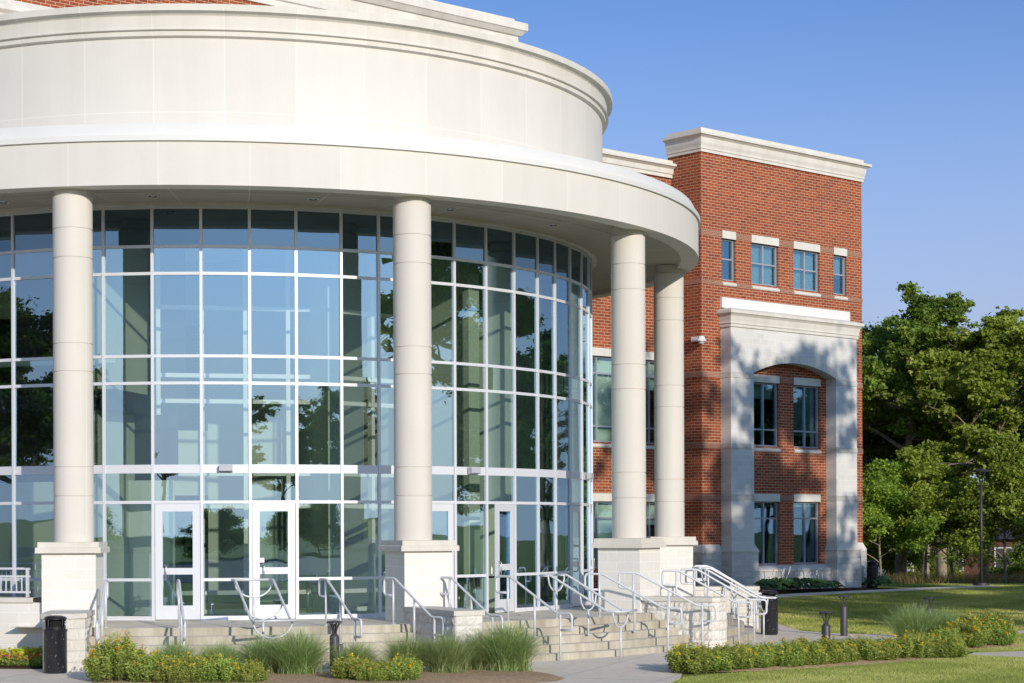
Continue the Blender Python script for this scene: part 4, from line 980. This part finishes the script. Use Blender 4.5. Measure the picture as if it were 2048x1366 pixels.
protos = [tree_proto(1, 13.0, 4.6, 'leaf', 40000, 0.095, 0.48, 9, 0.30, 0.19),
          tree_proto(2, 11.5, 3.6, 'leaf2', 42000, 0.10, 0.42, 9, 0.2, 0.20),
          tree_proto(3, 12.0, 4.2, 'leaf3', 42000, 0.10, 0.36, 10, 0.24, 0.23),
          tree_proto(4, 6.5, 2.4, 'leaf2', 34000, 0.085, 0.15, 10, 0.09, 0.28),
          tree_proto(5, 3.0, 1.6, 'leaf', 20000, 0.07, 0.05, 12, 0.05, 0.25)]
protos.append(tree_proto(6, 14.0, 4.4, 'leaf', 7500, 0.15, 0.30, 9, 0.26, 0.30))
TREE_CNT = [0] * 6
def place_tree(k, x, y, s, rz, label, group, sz=None, cat='tree', ht=None):
    if ht: s = ht / HTL[k]
    o = protos[k] if TREE_CNT[k] == 0 else copy_tree(protos[k]); TREE_CNT[k] += 1
    o.location = (x, y, gz(x, y) - 0.05); o.rotation_euler = (0, 0, rz); o.scale = (s, s, sz or s); tag(o, label, cat, group); return o
def at(px, Y, y=None): return (px - 1024) / 3800 * Y
# wood to the right of the building
GW = 'trees of the wood right of the building'
front = [(0, 1800, 84, 13.0, 0.4, 'tall oak with a spreading open crown, nearest to the brick block'),
         (1, 1965, 80, 11.5, 2.0, 'bright green tall tree behind the lamp post, in front of the wood'),
         (2, 1760, 90, 10.6, 1.0, 'dark leafy tree directly behind the brick corner'),
         (0, 1885, 90, 12.6, 3.1, 'tall oak left of the lamp post, its crown touching the nearest oak'),
         (2, 2062, 86, 11.6, 5.0, 'dark tall tree at the right edge of the photo'),
         (3, 1850, 79, 5.6, 0.5, 'thin pale trunked young tree in front of the wood, left of the lamp post'),
         (3, 1905, 82, 5.9, 2.5, 'young tree with a light crown just left of the lamp post'),
         (3, 2010, 77, 5.6, 4.1, 'slender forked young tree at the right of the lamp post'),
         (2, 1850, 102, 12.5, 2.2, 'shaded tree deep in the wood behind the two oaks'),
         (1, 2035, 104, 12.0, 1.7, 'tall light green tree deep in the wood at the right edge'),
         (3, 1762, 79, 5.0, 3.3, 'low leafy young tree beside the far litter bin'),
         (2, 1730, 108, 11.0, 5.4, 'distant tree hidden mostly by the brick block')]
for k, pxx, Y, h_, rz, lab in front: place_tree(k, at(pxx, Y), Y, 1, rz, lab, GW, ht=h_)
for i, (pxx, Y, s) in enumerate(((1755, 86, 0.8), (1870, 108, 0.8), (2048, 96, 0.7))):
    place_tree(4, at(pxx, Y), Y, s, i * 1.7, 'leafy shrub growing beneath the trees of the wood', 'shrubs under the wood', cat='shrub', ht=3.4 * s)
for i in range(9):
    x = 8 + i * 7.5; place_tree(2 if i % 2 else 0, x, 128 + (i % 3) * 5, 1, i * 1.3, 'far tree at the back closing off the wood', 'far trees behind the wood', ht=7.5 + (i % 3))
# trees right of the view: they throw the leafy shadow on the brick block and lawn
GS = 'trees on the lawn outside the right edge'
for i, (k, x, y, h_, rz) in enumerate(((5, 28.0, 30.5, 21.8, 0.3), (5, 24.8, 27.0, 21.2, 1.9), (2, 42.0, 42.0, 13, 2.3), (2, 48.0, 36.0, 15, 5.0),
                                         (2, 24.0, 45.0, 8.2, 3.3), (2, 29.0, 48.5, 8.6, 0.2), (1, 28.0, 42.0, 8.4, 1.0), (0, 34.0, 44.5, 9.6, 1.7), (2, 25.5, 38.0, 8.5, 4.0), (1, 40.0, 52.0, 9.0, 4.0), (0, 37.0, 37.0, 12.0, 2.0),
                                         *((2, 55.0 + (j % 2) * 4, 27.0 + j * 5.5, 14.5 - (j % 3), j * 1.9) for j in range(11)), (2, 27.0, 62.0, 8.0, 0.4), (2, 33.0, 68.0, 9.0, 1.5), (2, 24.3, 56.0, 7.4, 2.6), (2, 39.0, 66.0, 10.0, 3.1), (2, 46.0, 73.0, 12.0, 0.9), (0, 50.0, 82.0, 12.0, 2.0), (2, 33.0, 49.5, 8.6, 1.2), (2, 38.0, 46.0, 9.5, 2.8), (1, 26.5, 34.5, 8.0, 0.7), (2, 52.0, 26.0, 16, 3.0), (0, 48.0, 16.0, 15, 0.0), (2, 60.0, 5.0, 15, 2.0), (0, 66, 26, 17, 1), (2, 62, 38, 16, 2.2))):
    place_tree(k, x, y, 1, rz, 'leafy tree on the lawn right of the view, mirrored in the curved glass', GS, ht=h_)
for i, (x, y, k, h_) in enumerate(((-70, -75, 0, 12), (-46, -80, 2, 11), (-30, -74, 0, 12), (-17, -84, 2, 10), (-5, -78, 0, 9), (12, -82, 2, 9), (28, -70, 0, 13), (42, -64, 2, 12), (55, -52, 0, 14), (66, -40, 2, 14), (70, -20, 0, 15), (-85, -60, 2, 14), (-60, -40, 0, 15), (-52, -22, 2, 15), (-56, -4, 2, 14), (-66, -12, 0, 16), (-50, 12, 0, 13), (-60, 26, 2, 15), (-58, -30, 2, 14), (20, -86, 0, 10), (-44, 18, 2, 12.5), (-47, 5, 2, 13), (-41, 28, 2, 11.5), (-54, 20, 2, 14), (-50, -10, 2, 14), (-70, 6, 2, 17), (-72, 30, 2, 16))):
    place_tree(k, x, y, 1, i * 0.9, 'tree across the road behind the viewer, seen mirrored in the glass', 'trees mirrored in the glass', ht=h_)
for i in range(26):
    place_tree(4, -80 + i * 6.2, -70 - (i % 3) * 2.5, 1, i * 1.1, 'shrub across the road behind the viewer, seen mirrored in the glass', 'shrubs mirrored in the glass', cat='shrub', ht=3.2 + (i % 4) * 0.5)

# distant brick house in the wood
hx, hy = at(1830, 118), 118
hs = thing('brick_house', 'low brick house, wall coloured as in shade, with white framed windows deep in the wood', 'house', (hx, hy, gz(hx, hy)))
HW = MB(); HW.box((hx - 6, hy, gz(hx, hy)), (32, 0, 0), (0, 8, 0), (0, 0, 3.0)); HW.build('wall', 'shade_brick', hs)
HR = MB(); z = gz(hx, hy) + 3.0
HR.face([(hx - 6.5, hy - 0.5, z), (hx + 26.5, hy - 0.5, z), (hx + 26.5, hy + 4, z + 1.6), (hx - 6.5, hy + 4, z + 1.6)]); HR.face([(hx - 6.5, hy + 4, z + 1.6), (hx + 26.5, hy + 4, z + 1.6), (hx + 26.5, hy + 8.5, z), (hx - 6.5, hy + 8.5, z)])
HR.build('roof', 'dark_wall', hs)
for i in range(5):
    wx = hx - 1.3 + i * 3.1; wz = gz(hx, hy) + 1.0
    fr = MB()
    for (a, b_, c, d_) in ((0, 0.08, 0, 1.5), (0.92, 1.0, 0, 1.5), (0.08, 0.92, 0, 0.08), (0.08, 0.92, 1.42, 1.5), (0.08, 0.92, 0.72, 0.79)): fr.box((wx + a * 1.2, hy - 0.06, wz + c), ((b_ - a) * 1.2, 0, 0), (0, 0.1, 0), (0, 0, d_ - c))
    f_ = fr.build('window', 'fixture', hs)
    gl = MB().box((wx + 0.09, hy - 0.02, wz + 0.08), (1.02, 0, 0), (0, 0.015, 0), (0, 0, 1.34)); gl.build('glass', 'alu_grey' if i == 0 else 'black', f_)

# ornamental grass clumps
def blades(rng, n, h, spread, w=0.006, seg=5, base=0.10, droop=1.0):
    az = rng.uniform(0, 2 * np.pi, n); L = h * rng.uniform(0.55, 1.25, n); out = spread * rng.uniform(0.1, 1.0, n) ** 0.7
    bx = rng.normal(0, base, (n, 2)); t = np.linspace(0, 1, seg + 1)
    bend = rng.uniform(0.6, 1.5, n) * droop
    hor = out[:, None] * (t[None] ** 1.6) ; z = L[:, None] * (t[None] - 0.42 * bend[:, None] * (out / spread)[:, None] * t[None] ** 2.6)
    x = bx[:, 0:1] + np.cos(az)[:, None] * hor; y = bx[:, 1:2] + np.sin(az)[:, None] * hor
    wd = w * (1 - t ** 1.5)[None] * rng.uniform(0.7, 1.3, n)[:, None] + 0.0006
    wa = az + np.pi / 2 + rng.normal(0, 0.7, n); dx = np.cos(wa)[:, None] * wd; dy = np.sin(wa)[:, None] * wd
    A = np.stack([x - dx, y - dy, z], 2); B = np.stack([x + dx, y + dy, z], 2)
    v = np.stack([A, B], 2).reshape(-1, 3); m = 2 * (seg + 1)
    f = np.array([[i * m + 2 * s, i * m + 2 * s + 1, i * m + 2 * s + 3, i * m + 2 * s + 2] for i in range(n) for s in range(seg)])
    val = np.repeat(np.clip(rng.beta(2, 2.5, n), 0, 1), seg); return v, f, val
def grass_proto(seed, n, h, spread, w=0.006):
    rng = np.random.default_rng(seed); v, f, val = blades(rng, n, h, spread, w)
    o = fast_mesh('ornamental_grass', v, f, 'blade', val); return o
gp = [grass_proto(11, 2600, 0.88, 0.62, 0.0048), grass_proto(12, 2300, 0.82, 0.56, 0.0048), grass_proto(13, 3000, 0.92, 0.68, 0.0048)]
gcn = [0, 0, 0]
def place_grass(k, x, y, s, rz, label):
    o = gp[k] if gcn[k] == 0 else gp[k].copy()
    if gcn[k]: COL.objects.link(o)
    gcn[k] += 1; o.location = (x, y, gz(x, y)); o.rotation_euler = (0, 0, rz); o.scale = (s * 1.12, s * 1.12, s * 0.86); tag(o, label, 'ornamental grass', 'clumps of ornamental grass')
GRS = [(0, 350, 33.3, 0.81, 'wispy grass clump in front of the end-on handrail'), (1, 440, 33.4, 0.86, 'grass clump under the left part of the double handrail'), (2, 595, 33.0, 1.03, 'large grass clump left of the middle bollard light'),
       (0, 525, 33.3, 0.92, 'grass clump below the lower bar of the left double handrail'), (1, 712, 33.2, 0.86, 'grass clump right of the middle bollard light'), (0, 815, 33.4, 0.92, 'grass clump in front of the second pedestal handrail'),
       (2, 890, 33.3, 0.92, 'grass clump in front of the rough stone wall'), (1, 960, 34.1, 0.95, 'grass clump just left of the largest clump by the open plaza'), (2, 1015, 33.9, 1.12, 'largest grass clump at the end of the bed beside the open plaza'),
       (2, 1830, 40.9, 1.1, 'big pale grass clump on the lawn side, bollard light behind it'), (0, 1880, 41.0, 1.05, 'grass clump between the big one and the flowering bush at right')]
for i, (k, pxx, Y, s, lab) in enumerate(GRS): place_grass(k, at(pxx, Y), Y, s, i * 1.1, lab)

# flowering bushes
def bush_proto(seed, rx, ry, h, nleaf=3800, nfl=45, leaf=0.03, top_fl=True, mat='bush', pet='petal', name='flowering_bush', sticks=70):
    rng = np.random.default_rng(seed); root = bpy.data.objects.new(name, None); COL.objects.link(root)
    # many upright stems, leaves along them
    P = []; V = []; m = MB(); tips = []
    for i in range(sticks):
        r = math.sqrt(rng.uniform(0, 1)); az = rng.uniform(0, 2 * math.pi); bx, by = rx * 0.75 * r * math.cos(az), ry * 0.75 * r * math.sin(az)
        hh = h * (1 - 0.45 * r ** 2.2) * rng.uniform(0.75, 1.12); tx, ty = bx * 1.28 + rng.normal() * 0.03, by * 1.28 + rng.normal() * 0.03
        m.tube([(bx, by, 0), ((bx + tx) / 2, (by + ty) / 2, hh * 0.55), (tx, ty, hh)], 0.004, 3, cap=False, smooth=False); tips.append((tx, ty, hh))
        k = nleaf // sticks; t = rng.uniform(0.12, 1.0, k) ** 0.8
        x = bx + (tx - bx) * t; y = by + (ty - by) * t; P.append(np.stack([x, y, hh * t], 1) + rng.normal(size=(k, 3)) * np.array([0.035, 0.035, 0.02]))
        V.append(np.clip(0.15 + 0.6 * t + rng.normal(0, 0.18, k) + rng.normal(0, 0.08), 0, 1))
    P = np.concatenate(P); V = np.concatenate(V); v, f = rot_quads(rng, P, leaf, 0.6, 0.42, 0.25)
    fast_mesh('leaves', v, f, mat, V, root); m.build('stems', 'stem', root, world_=False)
    if nfl:
        idx = rng.permutation(len(tips))[:nfl] if nfl <= len(tips) else rng.integers(0, len(tips), nfl); vv = []; ff = []; n0 = 0
        for q in idx:
            c = np.array(tips[q]) + np.array([rng.normal() * 0.02, rng.normal() * 0.02, 0.015 + rng.uniform(0, 0.03)]); npet = 7; rr = rng.uniform(0.024, 0.042)
            tilt = rng.normal(size=2) * 0.4
            for p in range(npet):
                a0 = 2 * math.pi * p / npet; d0 = np.array([math.cos(a0), math.sin(a0), 0]); s0 = np.array([-d0[1], d0[0], 0]) * rr * 0.36
                up = np.array([0, 0, 1.0]); e = c + d0 * rr + up * (tilt[0] * d0[0] + tilt[1] * d0[1]) * rr
                mid = c + d0 * rr * 0.55 + up * (tilt[0] * d0[0] + tilt[1] * d0[1]) * rr * .55
                vv += [c, mid - s0, e, mid + s0]; ff.append([n0, n0 + 1, n0 + 2, n0 + 3]); n0 += 4
        fv = np.repeat(rng.uniform(0, 1, len(idx)), 7); tag(fast_mesh('flowers', np.array(vv), np.array(ff), pet, fv, root), kind='stuff')
    return root
bp = [bush_proto(21, 0.42, 0.38, 0.52, 7600, 60, 0.025), bush_proto(22, 0.40, 0.36, 0.50, 7200, 34, 0.025), bush_proto(23, 0.55, 0.5, 0.78, 12500, 150, 0.026, sticks=110)]
bcn = [0, 0, 0]
def place_bush(k, x, y, s, rz, label, group='yellow flowering bushes', sz=None):
    o = bp[k] if bcn[k] == 0 else copy_tree(bp[k]); bcn[k] += 1
    o.location = (x, y, gz(x, y)); o.rotation_euler = (0, 0, rz); o.scale = (s, s, sz or s); tag(o, label, 'flowering bush', group); return o
place_bush(2, at(232, 31.9), 31.9, 0.98, 0.2, 'tall bush full of yellow flowers right of the left litter bin', sz=0.98)
for pxx, Y, k, s, lab in ((305, 31.7, 1, 1.05, 'green bush beside the tall yellow flowered one at left'), (350, 31.5, 0, 0.9, 'second low bush right of tall flowered bush at left'), (395, 31.6, 0, 1.0, 'low flowering bush in front of the end-on handrail'),
                          (445, 31.5, 1, 0.95, 'low bush in front of the left double handrail'), (500, 31.5, 0, 0.75, 'small bush right of the one under the double handrail'), (705, 31.9, 1, 0.9, 'low bush right of the middle bollard light'), (745, 31.6, 0, 0.75, 'low bush between the bollard light bush and the orange flowered one'), (800, 31.7, 0, 0.85, 'low bush with orange yellow flowers below the second pedestal')):
    place_bush(k, at(pxx, Y), Y, s, pxx * 0.7, lab)
rr = random.Random(5)
n = 0
for row, (off, nn_) in enumerate(((0.0, 13), (0.75, 12))):
    for i in range(nn_):
        t = i / 12; x = 3.15 + (8.3 - 3.15) * t + rr.uniform(-.08, .08); y = 33.55 + (37.1 - 33.55) * t ** 1.05 + off * 0.8 + rr.uniform(-.1, .1)
        place_bush(rr.choice((0, 1, 0)), x, y, rr.uniform(0.9, 1.15), rr.uniform(0, 6), 'low yellow flowering bush in the hedge running along the right lawn', 'bushes of the flowering hedge', rr.uniform(0.72, 0.98))
place_bush(2, at(1935, 39.9), 39.9, 0.95, 1.2, 'round bush with yellow flowers on top, left one of the pair at right end', sz=0.85)
place_bush(2, at(1985, 40.4), 40.4, 0.95, 3.2, 'round bush with yellow flowers on top, rightmost of all bushes', sz=0.85)
place_bush(0, at(1890, 38.6), 38.6, 1.0, 4.2, 'low bush linking the hedge to the round bushes at right')

# mulch beds
def bed(name, poly, mat, h=0.06):
    c = [sum(p[0] for p in poly) / len(poly), sum(p[1] for p in poly) / len(poly)]; m = MB(); n_ = len(poly)
    rings = [[(c[0] + (p[0] - c[0]) * f, c[1] + (p[1] - c[1]) * f, gz(*p) + 0.014 + h * (1 - f ** 3)) for p in poly] for f in (1.0, 0.93, 0.8, 0.4, 0.02)]
    for a, b_ in zip(rings, rings[1:]):
        for i in range(n_): j = (i + 1) % n_; m.face([a[i], a[j], b_[j], b_[i]], smooth=True)
    return structure(m.build(name, mat))
def ell(cx_, cy_, rx, ry, ang=0.0, n_=28, wob=0.06, seed=1):
    r_ = random.Random(seed); ph = r_.uniform(0, 6)
    return [(cx_ + math.cos(ang) * rx * math.cos(t) * (1 + wob * math.sin(3 * t + ph)) - math.sin(ang) * ry * math.sin(t) * (1 + wob * math.sin(2 * t)),
             cy_ + math.sin(ang) * rx * math.cos(t) * (1 + wob * math.sin(3 * t + ph)) + math.cos(ang) * ry * math.sin(t) * (1 + wob * math.sin(2 * t))) for t in [2 * math.pi * i / n_ for i in range(n_)]]
bed('mulch_bed', [(0.75, 31.75), (0.9, 32.3), (0.6, 33.4), (0.1, 34.3), (-0.6, 34.35), (-3.5, 33.9), (-6.5, 33.95), (-7.2, 33.6), (-7.5, 32.6), (-7.4, 31.0), (-4, 30.4), (0.0, 31.1)], 'mulch', 0.05)
bed('hedge_bed', ell(5.75, 35.5, 3.45, 0.78, math.atan2(3.5, 5.1), seed=3), 'mulch')
bed('bush_bed', ell(9.3, 40.3, 1.6, 0.9, 0.25, seed=4), 'mulch')
bed('flower_bed', [(-8.3, 34.35), (-8.35, 35.0), (-8.9, 35.55), (-10.5, 36.2), (-13.5, 37.4), (-15, 36.0), (-12, 34.6), (-9.4, 34.5)], 'dirt', 0.12)
bed('hosta_bed', [tuple(fp(d_, o_)[:2]) for d_, o_ in ((1.2, 1.3), (5, 1.15), (8.8, 1.0), (9.9, 1.1), (9.9, 0.2), (6.6, 0.4), (6.0, 0.1), (2.6, 0.1), (2.2, 0.4), (0.6, 0.9))], 'dirt', 0.08)

# left flower bed: yellow foliage at the back, mixed pink and orange flowers in front
fbp = {'c': bush_proto(31, 0.2, 0.2, 0.30, 700, 0, 0.04, mat='coleus', name='yellow_leaf_plant', sticks=22), 's': bush_proto(32, 0.15, 0.15, 0.20, 420, 26, 0.022, mat='bush', pet='petal_pink', name='snapdragon', sticks=22)}
fc = {'c': 0, 's': 0}
def fplace(kk, x, y, s, rz, lab, cat, grp):
    o = fbp[kk] if fc[kk] == 0 else copy_tree(fbp[kk]); fc[kk] += 1; o.location = (x, y, 0.06); o.rotation_euler = (0, 0, rz); o.scale = (s,) * 3; tag(o, lab, cat, grp)
for i in range(9): fplace('c', -8.55 - i * 0.27, 35.15 + i * 0.06 + rr.uniform(-.05, .05), rr.uniform(0.9, 1.2), i, 'bright yellow green leafy plant in back row of the left flower bed', 'bedding plant', 'yellow leafy bedding plants')
for i in range(18): fplace('s', -8.42 - (i % 9) * 0.25 + rr.uniform(-.05, .05), 34.72 + (i // 9) * 0.2 + (i % 9) * 0.04, rr.uniform(0.85, 1.2), i, 'small pink and yellow flowering plant in front rows of the left flower bed', 'bedding plant', 'pink and yellow bedding flowers')

# hostas along the brick block
def hosta_proto():
    rng = np.random.default_rng(41); root = bpy.data.objects.new('hosta', None); COL.objects.link(root); vv = []; ff = []; val = []; n0 = 0
    for i in range(70):
        az = rng.uniform(0, 2 * math.pi); r = rng.uniform(0.12, 0.42); z = 0.34 * (1 - (r / 0.5) ** 2) + rng.uniform(0.02, 0.08); L = rng.uniform(0.10, 0.16); W = L * 0.55
        d = np.array([math.cos(az), math.sin(az), 0]); s = np.array([-d[1], d[0], 0]) * W; c = d * r + np.array([0, 0, z]); up = np.array([0, 0, 1])
        a = c - d * L * 0.7; e = c + d * L - up * L * 0.5; vv += [a, c - s - up * 0.03, e, c + s - up * 0.03, c + up * 0.02]
        ff += [[n0, n0 + 1, n0 + 4], [n0 + 1, n0 + 2, n0 + 4], [n0 + 2, n0 + 3, n0 + 4], [n0 + 3, n0, n0 + 4]]; val += [rng.uniform(0, 1)] * 4; n0 += 5
    fast_mesh('leaves', np.array(vv), np.array(ff), 'hosta', np.array(val), root)
    m = MB()
    for i in range(5):
        a = rng.uniform(0, 6.28); p = (0.15 * math.cos(a), 0.15 * math.sin(a), 0.3); q = (0.3 * math.cos(a), 0.3 * math.sin(a), rng.uniform(0.55, 0.72)); m.tube([p, q], 0.004, 4, cap=False)
        for k_ in range(6): b0 = Vector(p).lerp(Vector(q), 0.6 + 0.07 * k_); m.tube([tuple(b0), tuple(b0 + Vector((0.02 * math.cos(k_ * 2), 0.02 * math.sin(k_ * 2), -0.03)))], 0.009, 4)
    m.build('flower_stalks', 'plastic', root, world_=False)
    return root
hp = hosta_proto(); first_h = True
HL = [(2.5, 0.75, 1.25), (3.1, 0.85, 1.35), (3.7, 0.8, 1.3), (4.3, 0.85, 1.25), (4.9, 0.8, 1.2), (5.5, 0.8, 1.0), (6.1, 0.75, 0.9), (8.6, 0.75, 1.1), (9.1, 0.6, 1.2)]
for i, (d_, o_, s) in enumerate(HL):
    o = hp if first_h else copy_tree(hp); first_h = False; p = fp(d_, o_); o.location = (p.x, p.y, gz(p.x, p.y) + 0.03); o.rotation_euler = (0, 0, i * 1.3); o.scale = (s,) * 3
    tag(o, 'broad leaved hosta with pale flower stalks, ' + ['leftmost, right behind the bin by the steps', 'second from the left under the first window', 'third from the left below the brick pier', 'fourth from the left below the right window', 'fifth from the left under the right window', 'sixth from the left, a smaller one', 'small, by the right pier', 'second from the far bin', 'rightmost, next to the far litter bin'][i], 'hosta', 'hostas along the block')

# lawn blades, dry grass edge, leaf litter (nobody could count them)
def scatter_blades(name, polys, dens, h, w, mat, seed, kind_label, big=1.0):
    rng = np.random.default_rng(seed); P = []
    for poly in polys:
        pa = np.array(poly); lo, hi = pa.min(0), pa.max(0); n_ = int((hi - lo).prod() * dens); q = rng.uniform(lo, hi, (n_, 2)); ins = np.zeros(n_, bool)
        for i in range(len(poly)):
            (x0_, y0_), (x1_, y1_) = poly[i], poly[(i + 1) % len(poly)]
            if y0_ == y1_: continue
            c = ((y0_ > q[:, 1]) != (y1_ > q[:, 1])) & (q[:, 0] < (x1_ - x0_) * (q[:, 1] - y0_) / (y1_ - y0_) + x0_); ins ^= c
        P.append(q[ins])
    P = np.concatenate(P); n_ = len(P)
    s = np.clip((P[:, 1] - 47) / 17, 0, 1); t_ = np.clip((P[:, 1] - 78) / 30, 0, 1); z = 0.25 * s * s * (3 - 2 * s) - 1.5 * t_ * t_ * (3 - 2 * t_) - 0.012
    az = rng.uniform(0, 2 * np.pi, n_); hh = h * rng.uniform(0.5, 1.4, n_); ln = rng.normal(0, 0.45, (n_, 2)) * hh[:, None]; ww = w * rng.uniform(0.6, 1.3, n_)
    b0 = np.stack([P[:, 0] - np.cos(az) * ww, P[:, 1] - np.sin(az) * ww, z], 1); b1 = np.stack([P[:, 0] + np.cos(az) * ww, P[:, 1] + np.sin(az) * ww, z], 1); tp = np.stack([P[:, 0] + ln[:, 0], P[:, 1] + ln[:, 1], z + hh], 1)
    v = np.stack([b0, b1, tp], 1).reshape(-1, 3)
    patch = 0.5 + 0.13 * np.sin(P[:, 0] * 3.1 + 2 * np.sin(P[:, 1] * 2.3)) + 0.28 * np.sin(P[:, 0] * 0.9 + 1.3 * np.sin(P[:, 1] * 0.5)) * np.cos(P[:, 1] * 0.7)
    o = fast_mesh(name, v, np.arange(3 * n_).reshape(n_, 3), mat, np.clip(rng.normal(patch, 0.22), 0, 1)); tag(o, kind_label, 'grass', kind='stuff'); return o
lawnA = [(7.1, 48.0), (7.15, 46.95), (7.6, 45.95), (9.06, 45.05), (13.0, 46.95), (22, 52.4), (22, 76), (12.0, 76), tuple(fp(14.5, 2.5)[:2]), tuple(fp(9.3, 2.8)[:2]), tuple(fp(4.0, 3.1)[:2]), tuple(fp(-2.0, 3.7)[:2]), (6.7, 54)]
lawnB = [(2.9, 32.3), (1.6, 27.6), (14, 30.5), (14, 38.6), (9.95, 37.0), (9.0, 37.7), (5.6, 34.6), (3.5, 33.0)]
lawnC = [(9.35, 38.6), (8.75, 40.4), (9.35, 42.3), (10.5, 44.1), (12.4, 45.3), (20, 49.5), (20, 43), (14, 40.4)]
scatter_blades('lawn_grass', [lawnA], 900, 0.05, 0.007, 'lawn', 51, 'mown green lawn between the plaza and the wood')
scatter_blades('lawn_grass', [lawnB, lawnC], 3600, 0.045, 0.0045, 'lawn', 52, 'mown green lawn in the right foreground below the hedge')
structure(sheet('lawn', lawnB, 0.010, 'turf')); structure(sheet('lawn', lawnC, 0.010, 'turf'))
scatter_blades('tall_grass', [[(12.3, 76), (13, 79.5), (30, 80), (30, 76)]], 130, 0.38, 0.012, 'tallgrass', 53, 'dry tall grass along the edge of the wood')
